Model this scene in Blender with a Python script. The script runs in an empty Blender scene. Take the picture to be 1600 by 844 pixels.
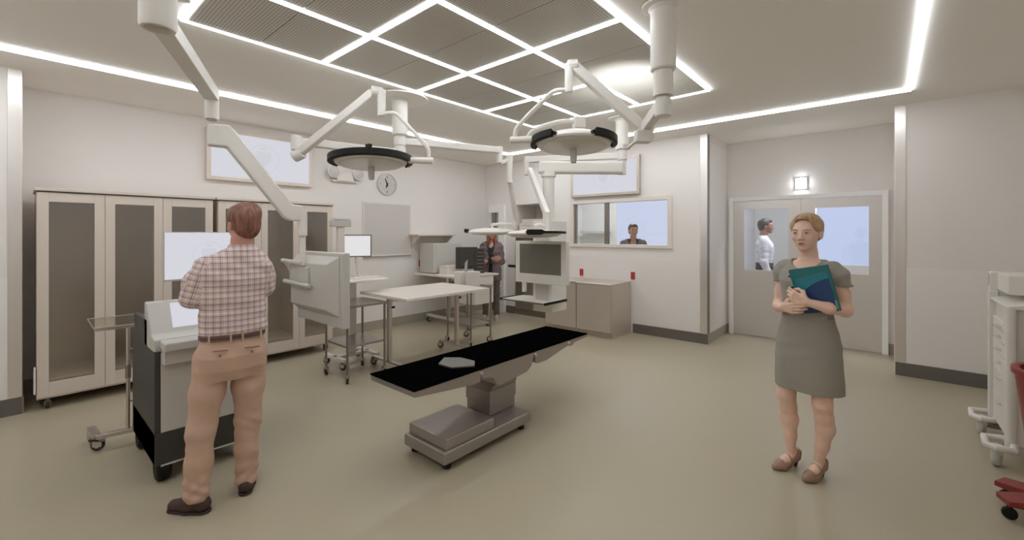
import bpy, bmesh, math, random
import numpy as np
from mathutils import Vector, Matrix, noise
random.seed(4)
sc = bpy.context.scene
COL = sc.collection
PI = math.pi
CEIL = 3.055

# ------------------------------------------------------------------ materials
def mat(name, col, rough=.5, metal=0., emit=None, estr=0., bump=None, alpha=None, noise_amt=0., nscale=8., spec=None, coat=0.):
    m = bpy.data.materials.new(name); m.use_nodes = True
    nt = m.node_tree; b = nt.nodes['Principled BSDF']
    b.inputs['Base Color'].default_value = (*col, 1)
    b.inputs['Roughness'].default_value = rough
    b.inputs['Metallic'].default_value = metal
    if spec is not None: b.inputs['Specular IOR Level'].default_value = spec
    if coat: b.inputs['Coat Weight'].default_value = coat
    if emit:
        b.inputs['Emission Color'].default_value = (*emit, 1); b.inputs['Emission Strength'].default_value = estr
    if noise_amt or bump:
        tc = nt.nodes.new('ShaderNodeTexCoord'); n = nt.nodes.new('ShaderNodeTexNoise')
        n.inputs['Scale'].default_value = nscale; n.inputs['Detail'].default_value = 5
        nt.links.new(tc.outputs['Object'], n.inputs['Vector'])
        if noise_amt:
            mx = nt.nodes.new('ShaderNodeMixRGB'); mx.blend_type = 'MIX'
            mx.inputs[1].default_value = tuple(c*(1-noise_amt) for c in col)+(1,)
            mx.inputs[2].default_value = tuple(min(1, c*(1+noise_amt)) for c in col)+(1,)
            nt.links.new(n.outputs['Fac'], mx.inputs[0]); nt.links.new(mx.outputs[0], b.inputs['Base Color'])
        if bump:
            bp = nt.nodes.new('ShaderNodeBump'); bp.inputs['Strength'].default_value = bump; bp.inputs['Distance'].default_value = .01
            nt.links.new(n.outputs['Fac'], bp.inputs['Height']); nt.links.new(bp.outputs[0], b.inputs['Normal'])
    return m

def emat(name, col, s):
    m = bpy.data.materials.new(name); m.use_nodes = True
    nt = m.node_tree; nt.nodes.clear()
    e = nt.nodes.new('ShaderNodeEmission'); e.inputs[0].default_value = (*col, 1); e.inputs[1].default_value = s
    o = nt.nodes.new('ShaderNodeOutputMaterial'); nt.links.new(e.outputs[0], o.inputs[0])
    return m

def glass_mat(name, col, alpha, rough=.05):
    # thin pane: clear transmission plus a mirror-like surface reflection
    m = bpy.data.materials.new(name); m.use_nodes = True
    nt = m.node_tree; nt.nodes.clear()
    t = nt.nodes.new('ShaderNodeBsdfTransparent'); t.inputs[0].default_value = (*col, 1)
    g = nt.nodes.new('ShaderNodeBsdfGlossy'); g.inputs['Roughness'].default_value = rough
    mx = nt.nodes.new('ShaderNodeMixShader'); mx.inputs[0].default_value = alpha
    o = nt.nodes.new('ShaderNodeOutputMaterial')
    nt.links.new(t.outputs[0], mx.inputs[1]); nt.links.new(g.outputs[0], mx.inputs[2]); nt.links.new(mx.outputs[0], o.inputs[0])
    return m

M = {}
M['wall'] = mat('wall_paint', (.79, .755, .722), .75, noise_amt=.012, nscale=3)
M['wallguard'] = mat('wall_protection_sheet', (.82, .79, .762), .45)
M['ceil'] = mat('ceiling_paint', (.90, .87, .82), .7)
M['floor'] = mat('sheet_vinyl_floor', (.405, .357, .258), .34, noise_amt=.04, nscale=60, spec=.35)
M['cove'] = mat('coved_floor_edge', (.37, .34, .27), .4)
M['base'] = mat('grey_rubber_base', (.135, .12, .105), .5)
M['steel'] = mat('brushed_steel', (.62, .57, .53), .32, 1.)
M['steel_guard'] = mat('corner_guard_steel', (.80, .76, .725), .34, .9)
M['doorleaf'] = mat('door_leaf_steel', (.70, .66, .625), .36, .6)
M['steel_dark'] = mat('dark_steel', (.30, .28, .25), .35, .9)
M['cabinet'] = mat('cabinet_taupe', (.68, .60, .525), .42, .15)
M['cabgap'] = mat('shadow_gap', (.10, .085, .07), .8)
M['cabin'] = mat('cabinet_inside', (.62, .55, .47), .4, .2)
M['lowcab'] = mat('low_cabinet_laminate', (.56, .495, .43), .38, .3)
M['white'] = mat('white_enamel', (.74, .71, .66), .38)
M['boom'] = mat('boom_enamel', (.72, .69, .64), .42)
M['grey'] = mat('grey_plastic', (.42, .395, .35), .5)
M['lgrey'] = mat('light_grey_plastic', (.54, .52, .48), .5)
M['black'] = mat('black_plastic', (.008, .007, .006), .55, spec=.25)
M['dark'] = mat('charcoal_panel', (.04, .036, .03), .55)
M['pad'] = mat('black_pad_vinyl', (.0015, .0015, .0015), .9, spec=.0)
M['tablegrey'] = mat('table_enamel', (.36, .325, .295), .33, .5)
M['rubber'] = mat('tyre_rubber', (.03, .027, .023), .6)
M['laminate'] = mat('white_laminate', (.74, .68, .62), .35)
M['red'] = mat('red_plastic', (.42, .035, .03), .45)
M['redbin'] = mat('red_enamel', (.22, .025, .022), .4)
M['screen_on'] = emat('screen_lit', (.68, .68, .74), .98)
M['screen_mark'] = emat('screen_mark', (.635, .635, .695), .98)
M['screen_off'] = mat('screen_olive', (.165, .15, .12), .35)
M['led'] = emat('led_strip', (.90, .93, 1.), 1.)
M['glass'] = glass_mat('clear_glass', (.985, .99, .995), .05)
M['cabglass'] = glass_mat('cabinet_glass', (.90, .87, .82), .22, .22)
M['gloss'] = mat('clock_glass', (.60, .56, .53), .12)
M['perf'] = None

def perforated():
    m = bpy.data.materials.new('perforated_diffuser'); m.use_nodes = True
    nt = m.node_tree; b = nt.nodes['Principled BSDF']; b.inputs['Roughness'].default_value = .45; b.inputs['Metallic'].default_value = .2
    tc = nt.nodes.new('ShaderNodeTexCoord'); sx = nt.nodes.new('ShaderNodeSeparateXYZ'); nt.links.new(tc.outputs['Object'], sx.inputs[0])
    outs = []
    for ax in 'XY':
        mu = nt.nodes.new('ShaderNodeMath'); mu.operation = 'MULTIPLY'; mu.inputs[1].default_value = 2*PI/.020
        nt.links.new(sx.outputs[ax], mu.inputs[0])
        s = nt.nodes.new('ShaderNodeMath'); s.operation = 'SINE'; nt.links.new(mu.outputs[0], s.inputs[0]); outs.append(s)
    ad = nt.nodes.new('ShaderNodeMath'); ad.operation = 'ADD'; nt.links.new(outs[0].outputs[0], ad.inputs[0]); nt.links.new(outs[1].outputs[0], ad.inputs[1])
    gt = nt.nodes.new('ShaderNodeMath'); gt.operation = 'GREATER_THAN'; gt.inputs[1].default_value = .6; nt.links.new(ad.outputs[0], gt.inputs[0])
    mx = nt.nodes.new('ShaderNodeMixRGB'); mx.inputs[1].default_value = (.62, .585, .52, 1); mx.inputs[2].default_value = (.27, .25, .215, 1)
    nt.links.new(gt.outputs[0], mx.inputs[0]); nt.links.new(mx.outputs[0], b.inputs['Base Color'])
    return m
M['perf'] = perforated()

# ------------------------------------------------------------------ mesh builder
class MB:
    def __init__(s): s.v = []; s.f = []
    def add(s, vs, fs, mtx=None):
        o = len(s.v)
        if mtx is not None: vs = [tuple(mtx @ Vector(p)) for p in vs]
        s.v += [tuple(p) for p in vs]; s.f += [tuple(i+o for i in f) for f in fs]; return s
    def box(s, x0, x1, y0, y1, z0, z1, mtx=None):
        vs = [(x0,y0,z0),(x1,y0,z0),(x1,y1,z0),(x0,y1,z0),(x0,y0,z1),(x1,y0,z1),(x1,y1,z1),(x0,y1,z1)]
        return s.add(vs, [(0,3,2,1),(4,5,6,7),(0,1,5,4),(1,2,6,5),(2,3,7,6),(3,0,4,7)], mtx)
    def prism(s, pts, a, b, axis='z', mtx=None):
        n = len(pts)
        def P(p, t):
            if axis == 'z': return (p[0], p[1], t)
            if axis == 'x': return (t, p[0], p[1])
            return (p[0], t, p[1])
        vs = [P(p, a) for p in pts]+[P(p, b) for p in pts]
        fs = [tuple(range(n))[::-1], tuple(range(n, 2*n))]+[(i, (i+1) % n, n+(i+1) % n, n+i) for i in range(n)]
        return s.add(vs, fs, mtx)
    def cyl(s, p0, p1, r0, r1=None, n=20, caps=True):
        r1 = r0 if r1 is None else r1
        p0, p1 = Vector(p0), Vector(p1); d = (p1-p0)
        q = d.to_track_quat('Z', 'Y'); L = d.length
        vs = []
        for z, r in ((0, r0), (L, r1)):
            for i in range(n):
                a = 2*PI*i/n; vs.append(tuple(p0+q @ Vector((r*math.cos(a), r*math.sin(a), z))))
        fs = [(i, (i+1) % n, n+(i+1) % n, n+i) for i in range(n)]
        if caps: fs += [tuple(range(n))[::-1], tuple(range(n, 2*n))]
        return s.add(vs, fs)
    def lathe(s, prof, c=(0, 0, 0), n=32, mtx=None):
        vs = []; fs = []; k = len(prof)
        for r, z in prof:
            for i in range(n):
                a = 2*PI*i/n; vs.append((c[0]+r*math.cos(a), c[1]+r*math.sin(a), c[2]+z))
        for j in range(k-1):
            for i in range(n):
                fs.append((j*n+i, j*n+(i+1) % n, (j+1)*n+(i+1) % n, (j+1)*n+i))
        fs.append(tuple(range(n))[::-1]); fs.append(tuple(range((k-1)*n, k*n)))
        return s.add(vs, fs, mtx)
    def tube(s, path, r, n=12, closed=False, flat=None):
        P = [Vector(p) for p in path]; k = len(P); vs = []; fs = []
        up = Vector((0, 0, 1)); prev = None
        for j in range(k):
            if closed: t = (P[(j+1) % k]-P[j-1]).normalized()
            else: t = (P[min(j+1, k-1)]-P[max(j-1, 0)]).normalized()
            if prev is None:
                a = t.cross(up)
                if a.length < 1e-3: a = t.cross(Vector((1, 0, 0)))
            else: a = prev-t*prev.dot(t)
            a.normalize(); prev = a; b = a.cross(t)
            rr = r[j] if isinstance(r, (list, tuple)) else r
            for i in range(n):
                an = 2*PI*i/n
                vs.append(tuple(P[j]+a*math.cos(an)*rr+b*math.sin(an)*rr*(flat or 1)))
        for j in range(k if closed else k-1):
            j2 = (j+1) % k
            for i in range(n): fs.append((j*n+i, j*n+(i+1) % n, j2*n+(i+1) % n, j2*n+i))
        if not closed: fs += [tuple(range(n))[::-1], tuple(range((k-1)*n, k*n))]
        return s.add(vs, fs)
    def beam(s, p0, p1, w, h, up=(0, 0, 1)):
        p0, p1 = Vector(p0), Vector(p1); t = (p1-p0).normalized(); a = t.cross(Vector(up)).normalized(); b = a.cross(t)
        m = Matrix(((a.x, t.x, b.x, p0.x), (a.y, t.y, b.y, p0.y), (a.z, t.z, b.z, p0.z), (0, 0, 0, 1)))
        return s.box(-w/2, w/2, 0, (p1-p0).length, -h/2, h/2, m)
    def mesh(s, name, ang=35):
        me = bpy.data.meshes.new(name); bm = bmesh.new()
        vv = [bm.verts.new(p) for p in s.v]
        for f in s.f:
            try: bm.faces.new([vv[i] for i in f])
            except ValueError: pass
        bmesh.ops.recalc_face_normals(bm, faces=bm.faces)
        ca = math.radians(ang)
        for e in bm.edges:
            if len(e.link_faces) == 2 and e.calc_face_angle(0) > ca: e.smooth = False
        for f in bm.faces: f.smooth = True
        bm.to_mesh(me); bm.free(); return me

def part(name, mb, m, parent=None, bevel=0., loc=None, rot=None, seg=2, ang=35):
    me = mb.mesh(name, ang) if isinstance(mb, MB) else mb
    me.materials.clear(); me.materials.append(m)
    o = bpy.data.objects.new(name, me); COL.objects.link(o)
    if parent is not None: o.parent = parent
    if loc is not None: o.location = loc
    if rot is not None: o.rotation_euler = rot
    if bevel:
        b = o.modifiers.new('bevel', 'BEVEL'); b.width = bevel; b.segments = seg; b.limit_method = 'ANGLE'; b.angle_limit = math.radians(35); b.harden_normals = True
    return o
def tag(o, label, cat, group=None, kind=None):
    o['label'] = label; o['category'] = cat
    if group: o['group'] = group
    if kind: o['kind'] = kind
    return o
def thing(name, label, cat, loc=(0, 0, 0), rz=0., group=None):
    o = bpy.data.objects.new(name, None); o.empty_display_size = .1; COL.objects.link(o)
    o.location = loc; o.rotation_euler = (0, 0, rz)
    return tag(o, label, cat, group)
def struct(name, mb, m, bevel=0., parent=None):
    o = part(name, mb, m, parent, bevel)
    if parent is None: o['kind'] = 'structure'
    return o
def box(*a): return MB().box(*a)
def copy_tree(o, parent=None):
    c = o.copy(); COL.objects.link(c)
    if parent is not None: c.parent = parent
    for ch in list(o.children): copy_tree(ch, c)
    return c
def lift(root, objs): pass

# ------------------------------------------------------------------ camera (level, 100 degrees wide, lens shifted)
cam_d = bpy.data.cameras.new('camera'); cam = bpy.data.objects.new('camera', cam_d); COL.objects.link(cam)
cam_d.sensor_width = 36; cam_d.lens = 36*671.3/1600; cam_d.shift_y = -56/1600
cam_d.clip_start = .05
cam.location = (0, 0, 1.6); cam.rotation_euler = (PI/2, 0, math.radians(41-90))
sc.camera = cam
sc.view_settings.view_transform = 'Standard'; sc.view_settings.look = 'None'
sc.view_settings.exposure = 0.; sc.view_settings.gamma = 1; sc.view_settings.use_curve_mapping = False
w = bpy.data.worlds.new('world'); sc.world = w; w.use_nodes = True
w.node_tree.nodes['Background'].inputs[0].default_value = (.8, .85, 1, 1); w.node_tree.nodes['Background'].inputs[1].default_value = .3
sc.cycles.max_bounces = 12; sc.cycles.diffuse_bounces = 8; sc.cycles.sample_clamp_indirect = 4

# ------------------------------------------------------------------ room shell
YA, YB = 6.47, -1.75       # wall behind the cabinets / opposite wall
XA, XB = 6.57, -1.35       # wall with window / wall behind camera
T = .12
struct('floor', box(XB-T, 10.6, YB-T, YA+T, -.1, 0), M['floor'])
struct('ceiling', box(XB-T, 10.6, YB-T, YA+T, CEIL+.012, CEIL+.12), M['ceil'])
struct('wall_left', box(.023, XA+T, YA, YA+T, 0, CEIL+.02), M['wall'])
struct('wall_left_pier', box(XB, .023, 5.82, YA+T, 0, CEIL+.02), M['wall'])
struct('wall_rear', box(XB-T, XB, YB-T, YA+T, 0, CEIL+.02), M['wall'])
struct('wall_right', box(XB, 7.7, YB-T, YB, 0, CEIL+.02), M['wall'])
# back wall with openings: side door, niche, observation window, door recess
wb = MB()
XW = XA+T
wb.box(XA, XW, 6.285, YA, 0, CEIL+.02).box(XA, XW, 5.87, 6.285, 2.2, CEIL+.02)
wb.box(XA, XW, 5.62, 5.87, 0, CEIL+.02)
wb.box(XA, XW, 4.80, 5.62, 2.19, CEIL+.02)
wb.box(XA, XW, 4.26, 4.80, 0, CEIL+.02)
wb.box(XA, XW, 2.50, 4.26, 0, 1.42).box(XA, XW, 2.50, 4.26, 2.15, CEIL+.02)
wb.box(XA, XW, 1.955, 2.50, 0, CEIL+.02)
struct('wall_back', wb, M['wall'])
struct('wall_back_right', box(XA, XW, YB, -.085, 0, CEIL+.02), M['wall'])
struct('wall_recess_left', box(XW, 7.72, 1.955, 1.955+T, 0, CEIL+.02), M['wall'])
struct('wall_recess_right', box(XW, 7.72, -.085-T, -.085, 0, CEIL+.02), M['wall'])
wr = MB().box(7.6, 7.72, 1.91, 1.955, 0, CEIL+.02).box(7.6, 7.72, -.085, -.03, 0, CEIL+.02).box(7.6, 7.72, -.03, 1.91, 2.185, CEIL+.02)
struct('wall_recess_back', wr, M['wall'])
# protection sheet on the lower walls
g = .004
def gd(n, *b): struct('trim_'+str(n), box(*b), M['wallguard'])
gd(1, .03, XA-.01, YA-g, YA, .15, 1.22)
gd(2, XB, -.058, 5.82-g, 5.82, .15, 1.22)
struct('trim_3', box(XA-g, XA, 1.955+.11, 4.80, .15, 1.22), M['wall'])
gd(4, XA-g, XA, YB, -.085-.09, .15, 1.22)
gd(5, XW, 7.59, 1.955-g, 1.955, .13, 2.95)
# base strips
def bs(n, m, *b): struct('baseboard_'+n, box(*b), M[m])
bs('left', 'cove', .03, XA-.02, YA-.012, YA, 0, .15)
bs('left_pier', 'base', XB, .028, 5.82-.012, 5.82, 0, .15)
bs('left_return', 'cove', .023, .035, 5.82, YA, 0, .15)
bs('back', 'base', XA-.012, XA, 1.945, 3.10, 0, .145)
bs('back_jamb', 'base', XA-.012, XA, 5.62, 5.86, 0, .145)
bs('recess_left', 'cove', XA, 7.6, 1.943, 1.955, 0, .145)
bs('recess_back', 'cove', 7.588, 7.6, -.085, -.03, 0, .145)
bs('back_right', 'base', XA-.012, XA, YB, -.085, 0, .145)
bs('recess_end', 'cove', 7.588, 7.6, 1.912, 1.955, 0, .145)
# steel corner guards
def guard(n, mb): struct('trim_'+str(n), mb, M['steel_guard'], .002)
guard(6, MB().box(-.06, .026, 5.82-.007, 5.82, .15, CEIL).box(.023, .028, 5.82, 5.90, .15, CEIL))
guard(7, MB().box(XA-.007, XA, 1.952, 2.05, .145, CEIL))
guard(8, MB().box(XA-.007, XA, -.175, -.082, .145, CEIL))
struct('trim_9', MB().box(XA, XA+.09, 1.948, 1.955, .145, CEIL), M['steel_dark'])
struct('trim_10', MB().box(XA, XA+.09, -.085, -.079, .145, CEIL), M['steel_guard'])

# ------------------------------------------------------------------ ceiling lights
LS = 14.8
M['led'] = emat('led_strip', (.92, .955, 1.), LS)
lp = thing('ceiling_light', 'long rectangular white light line running round the edge of the ceiling', 'ceiling light', (2.665, 2.53, CEIL))
hx, hy, wd = 3.28, 2.727, .10
z0, z1 = -.004, .03
wn_ = .018
for b in ((-hx, hx, hy-wd, hy), (-hx, hx, -hy, -hy+wn_), (-hx, -hx+wd, -hy+wn_, hy-wd), (hx-wd, hx, -hy+wn_, hy-wd)):
    part('light_strip', box(b[0], b[1], b[2], b[3], z0, z1), M['led'], lp)
lg = thing('air_diffuser_ceiling', 'perforated grey air diffuser field divided by a white light grid', 'ceiling diffuser', (2.665, 2.48, CEIL))
gx = [-1.94, -.965, 0.01, .97, 1.94]; gy = [-1.14, -.38, .38, 1.14]; sw = .024
for i, x in enumerate(gx):
    a, b = (x, x+.028) if i == 0 else (x-.035, x) if i == 4 else (x-sw, x+sw)
    part('light_strip', box(a, b, -1.14, 1.14, z0, z1), M['led'], lg)
for j, y in enumerate(gy):
    a, b = (y, y+.020) if j == 0 else (y-.030, y) if j == 3 else (y-sw*.85, y+sw*.85)
    for i in range(4):
        part('light_strip', box(gx[i]+(.028 if i == 0 else sw), gx[i+1]-(.035 if i == 3 else sw), a, b, z0, z1), M['led'], lg)
for i in range(4):
    for j in range(3):
        x0, x1 = gx[i]+sw, gx[i+1]-sw; y0, y1 = gy[j]+.026, gy[j+1]-.026; xm = (x0+x1)/2
        mb = MB().box(x0, xm-.003, y0, y1, .0, .01).box(xm+.003, x1, y0, y1, .0, .01)
        part('diffuser_panel', mb, M['perf'], lg)

# ------------------------------------------------------------------ double door in the recess
d = MB()
d.box(7.54, 7.6, -.03, .035, 0, 2.185).box(7.54, 7.6, 1.845, 1.91, 0, 2.185).box(7.54, 7.6, .035, 1.845, 2.125, 2.185)
door1 = struct('door_1', d, mat('door_frame_enamel', (.88, .87, .85), .35), .003)
for nm, y0, y1, p0, p1, pz0, pz1 in (('left', .942, 1.845, 1.10, 1.70, 1.04, 1.99), ('right', .035, .938, .17, .775, 1.05, 1.98)):
    m = MB()
    m.box(7.575, 7.62, y0, p0, 0.01, 2.12).box(7.575, 7.62, p1, y1, 0.01, 2.12).box(7.575, 7.62, p0, p1, .01, pz0).box(7.575, 7.62, p0, p1, pz1, 2.12)
    lf = part('door_leaf', m, M['doorleaf'], door1)
    part('window_pane', box(7.594, 7.600, p0, p1, pz0, pz1), M['glass'], lf)
ex = thing('door_indicator_light', 'small white lit signal light above the double doors', 'signal light', (7.6, .94, 2.35))
part('housing', box(-.02, 0, -.075, .075, -.085, .085), M['white'], ex, .004)
M['sig'] = emat('signal_lamp', (.84, .90, 1.), 45)
part('lamp', box(-.045, -.02, -.045, .045, -.065, .065), M['sig'], ex)

# ------------------------------------------------------------------ corner side door
d2 = MB().box(6.50, 6.57, 5.87, 6.03, 0, 2.2).box(6.50, 6.57, 6.03, 6.30, 2.05, 2.2)
door2 = struct('door_2', d2, mat('door_frame_white', (.9, .89, .87), .4), .003)
part('door_leaf', box(6.60, 6.64, 6.03, 6.29, 0, 2.05), M['grey'], door2)
part('edge_strip', box(6.575, 6.60, 6.18, 6.29, 0, 2.05), M['steel_dark'], door2)

# ------------------------------------------------------------------ observation window
wn = MB(); X0, X1 = 6.545, 6.70
wn.box(X0, X1, 2.46, 2.53, 1.375, 2.20).box(X0, X1, 4.235, 4.305, 1.375, 2.20).box(X0, X1, 2.53, 4.235, 1.375, 1.43).box(X0, X1, 2.53, 4.235, 2.135, 2.20)
win = struct('window_1', wn, M['laminate'], .003)
part('mullion', box(6.585, 6.64, 3.56, 3.63, 1.43, 2.135), M['steel_dark'], win)
part('mullion', box(6.585, 6.64, 4.20, 4.235, 1.43, 2.135), M['steel_dark'], win)
part('window_pane', box(6.61, 6.616, 2.53, 3.56, 1.43, 2.135), M['glass'], win)
part('window_pane', box(6.61, 6.616, 3.63, 4.20, 1.43, 2.135), M['glass'], win)

# rooms behind the openings
M['cool'] = mat('cool_white_wall', (.76, .76, .74), .7)
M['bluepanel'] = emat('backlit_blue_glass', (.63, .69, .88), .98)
struct('wall_control_back', box(9.3, 9.4, 2.08, 6.47, 0, CEIL), M['cool'])
struct('wall_control_left', box(XW, 9.3, 5.75, 5.87, 0, CEIL), M['cool'])
struct('wall_control_right', box(7.72, 10.4, 2.12, 2.22, 0, CEIL), M['cool'])
struct('wall_control_side', box(XW, 7.72, 2.075, 2.22, 0, CEIL), M['cool'])
w2 = struct('window_2', MB().box(9.24, 9.30, 3.05, 3.11, .9, 2.55).box(9.24, 9.30, 4.78, 4.86, .9, 2.55).box(9.24, 9.3, 3.11, 4.78, 2.47, 2.55), M['white'])
struct('wall_corridor_back', box(10.4, 10.5, -1.8, 2.22, 0, CEIL), M['cool'])
struct('wall_corridor_right', box(7.72, 10.4, -1.7, -1.6, 0, CEIL), M['cool'])
part('window_pane', box(9.27, 9.285, 3.11, 4.78, .9, 2.47), M['bluepanel'], w2)
M['added_panel_light'] = emat('added_panel_light', (.9, .94, 1.), 20.)
def added_room_light(loc, sx, sy, label):  # unseen lamps added to brighten the rooms behind the openings
    t = thing('ceiling_light', label, 'ceiling light', loc)
    part('housing', box(-sx-.02, sx+.02, -sy-.02, sy+.02, 0, .03), M['white'], t)
    part('lamp', box(-sx, sx, -sy, sy, -.006, 0), M['added_panel_light'], t)
added_room_light((8.0, 4.0, CEIL-.02), .3, .6, 'added unseen square ceiling light brightening the control room behind the window')
added_room_light((8.05, .75, CEIL-.02), .3, .6, 'added unseen square ceiling light brightening the corridor behind the double doors')
# shelf added in the control room, standing in for a reflection in the window
sh = thing('wall_shelf', 'added grey shelf on a dark triangular bracket standing in for a reflection in the observation window', 'shelf', (9.28, 5.2, 1.62))
part('board', box(-.25, 0, -.25, .42, 0, .05), M['lgrey'], sh)
part('bracket', MB().prism([(0, 0), (-.22, 0), (0, -.16)], -.22, -.20, 'y'), M['steel_dark'], sh)
# frosted blue glass partition in the corridor; its lit haze is painted as emission
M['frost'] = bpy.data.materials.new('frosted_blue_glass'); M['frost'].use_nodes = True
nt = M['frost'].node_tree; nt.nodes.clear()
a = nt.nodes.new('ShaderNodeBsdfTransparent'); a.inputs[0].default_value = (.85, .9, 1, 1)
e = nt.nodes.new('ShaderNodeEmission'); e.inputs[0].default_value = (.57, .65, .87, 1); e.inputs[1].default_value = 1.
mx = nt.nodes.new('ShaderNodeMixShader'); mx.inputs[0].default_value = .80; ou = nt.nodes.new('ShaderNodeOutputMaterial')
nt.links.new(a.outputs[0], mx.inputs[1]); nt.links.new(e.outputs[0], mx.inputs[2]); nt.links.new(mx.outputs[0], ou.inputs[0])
w3 = struct('window_3', MB().box(8.5, 8.6, .84, .90, 0, CEIL).box(8.46, 8.6, -.6, .84, .0, 1.12).box(8.5, 8.6, -.6, .84, 2.5, CEIL), M['white'])
part('window_pane', box(8.54, 8.55, -.6, .84, 1.12, 2.5), M['frost'], w3)
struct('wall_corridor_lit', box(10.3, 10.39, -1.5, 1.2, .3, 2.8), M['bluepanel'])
# ================================================================== wall things
def screen_emblem(par, w, h, y):
    # faint round crest shown on the lit screens; local x right, z up, facing -y
    s = MB(); R = h*.30
    n = 40
    for k in range(n):
        a0, a1 = 2*PI*k/n, 2*PI*(k+1)/n
        s.add([(R*math.cos(a0), y, R*math.sin(a0)), (R*math.cos(a1), y, R*math.sin(a1)), (R*.93*math.cos(a1), y, R*.93*math.sin(a1)), (R*.93*math.cos(a0), y, R*.93*math.sin(a0))], [(0, 1, 2, 3)])
    s.add([(-.45*R, y, .5*R), (.45*R, y, .5*R), (.45*R, y, -.1*R), (0, y, -.62*R), (-.45*R, y, -.1*R)], [(0, 1, 2, 3, 4)])
    s.box(-.22*R, .22*R, y-.0004, y, .62*R, .82*R)
    part('screen_emblem', s, M['screen_mark'], par)
def tv(name, label, cat, loc, rz, w, h, dp, fr, mfr, group=None, emblem=True, screen='screen_on'):
    # centre of the back at loc, facing local -y
    t = thing(name, label, cat, loc, rz, group)
    f = MB().box(-w/2, w/2, -dp, 0, -h/2, -h/2+fr).box(-w/2, w/2, -dp, 0, h/2-fr, h/2).box(-w/2, -w/2+fr, -dp, 0, -h/2+fr, h/2-fr).box(w/2-fr, w/2, -dp, 0, -h/2+fr, h/2-fr)
    f.box(-w/2+fr, w/2-fr, -dp+.012, 0, -h/2+fr, h/2-fr)
    part('frame', f, M[mfr], t, .003)
    part('screen', box(-w/2+fr, w/2-fr, -dp+.006, -dp+.012, -h/2+fr, h/2-fr), M[screen], t)
    if emblem: screen_emblem(t, w, h, -dp+.0045)
    return t
tv('wall_display', 'large lit display on the wall above the glass-front cabinets', 'display', (2.205, 6.47, 2.622), 0, 1.31, .66, .07, .045, 'cabinet', 'lit wall displays')
tv('wall_display', 'large lit display on the wall above the observation window', 'display', (6.57, 3.61, 2.565), -PI/2, 1.29, .63, .07, .045, 'lowcab', 'lit wall displays')

# whiteboard
t = thing('whiteboard', 'plain grey wall board in a thin pale frame below the clock', 'board', (4.174, 6.47, 1.67))
part('board', box(-.45, .45, -.015, 0, -.42, .44), mat('board_grey', (.60, .565, .53), .6), t)
part('frame', MB().box(-.47, .47, -.02, 0, .44, .465).box(-.47, .47, -.02, 0, -.435, -.42).box(-.47, -.45, -.02, 0, -.42, .44).box(.45, .47, -.02, 0, -.42, .44), M['white'], t, .002)
part('tray', box(-.47, .47, -.05, 0, -.445, -.435), M['lgrey'], t)

# clock
t = thing('wall_clock', 'round pale wall clock with two black hands', 'clock', (4.155, 6.47, 2.452))
part('rim', MB().lathe([(.17, 0), (.185, .006), (.185, .03), (.172, .034), (.172, .02), (0.001, .02)], n=40, mtx=Matrix.Rotation(PI/2, 4, 'X')), M['gloss'], t)
part('clock_face', MB().cyl((0, -.0205, 0), (0, -.022, 0), .168, n=40), M['gloss'], t)
def hand(ang, L, w0):
    m = MB().box(-w0, w0, -.027, -.024, -.03, L); part('hand', m, M['black'], t, rot=(0, ang, 0))
hand(math.radians(-22), .105, .007); hand(math.radians(200), .06, .009)
for k in (0, 3, 6, 9):
    a = k*PI/6; part('hour_mark', MB().box(-.006, .006, -.025, -.0235, .11 if k in (0, 6) else .13, .145), M['black'], t, rot=(0, a, 0))

# emergency light
t = thing('emergency_light', 'white emergency light with two round lamp heads on the wall', 'emergency light', (3.37, 6.47, 2.545))
part('body', MB().box(-.13, .15, -.07, 0, -.115, .03).box(-.20, .22, -.05, 0, -.13, -.10), M['white'], t, .008)
for x in (-.19, .22):
    hd = part('lamp_head', MB().lathe([(.02, -.02), (.07, 0), (.095, .05), (.10, .07), (.09, .075), (.001, .07)], n=28, mtx=Matrix.Translation((x, -.02, .02)) @ Matrix.Rotation(PI/2, 4, 'X')), M['white'], t)
    part('lens', MB().lathe([(.088, .0), (.06, .012), (.001, .018)], n=28, mtx=Matrix.Translation((x, -.094, .02)) @ Matrix.Rotation(PI/2, 4, 'X')), M['gloss'], hd)

# red outlets
def outlet(loc, rz, label):
    t = thing('power_outlet', label, 'outlet', loc, rz, 'red wall outlets')
    part('cover_plate', box(-.035, .035, -.012, 0, -.06, .06), M['red'], t, .004)
    part('socket', MB().box(-.018, .018, -.016, -.010, .012, .042).box(-.018, .018, -.016, -.010, -.042, -.012), M['red'], t, .002)
outlet((4.86, YA-.004, 1.07), 0, 'red outlet on the wall under the wall shelf')
outlet((XA-.004, 4.07, .925), -PI/2, 'red outlet above the low cabinet with the black-edged top')
outlet((XA-.004, 3.10, .925), -PI/2, 'red outlet on the wall right beside the low cabinets')

# wall shelf
t = thing('wall_shelf', 'beige wall shelf on two triangular brackets above the computer desk', 'shelf', (5.05, YA, 1.60))
part('board', box(-.45, .42, -.30, 0, -.03, .0), M['cabinet'], t, .003)
for x in (-.40, .36):
    part('bracket', MB().prism([(0, -.03), (-.28, -.03), (0, -.24)], x, x+.02, 'x') if False else MB().add([(x, 0, -.03), (x, -.28, -.03), (x, 0, -.24), (x+.02, 0, -.03), (x+.02, -.28, -.03), (x+.02, 0, -.24)], [(0, 1, 2), (3, 5, 4), (0, 3, 4, 1), (1, 4, 5, 2), (2, 5, 3, 0)]), M['cabinet'], t)

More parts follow.
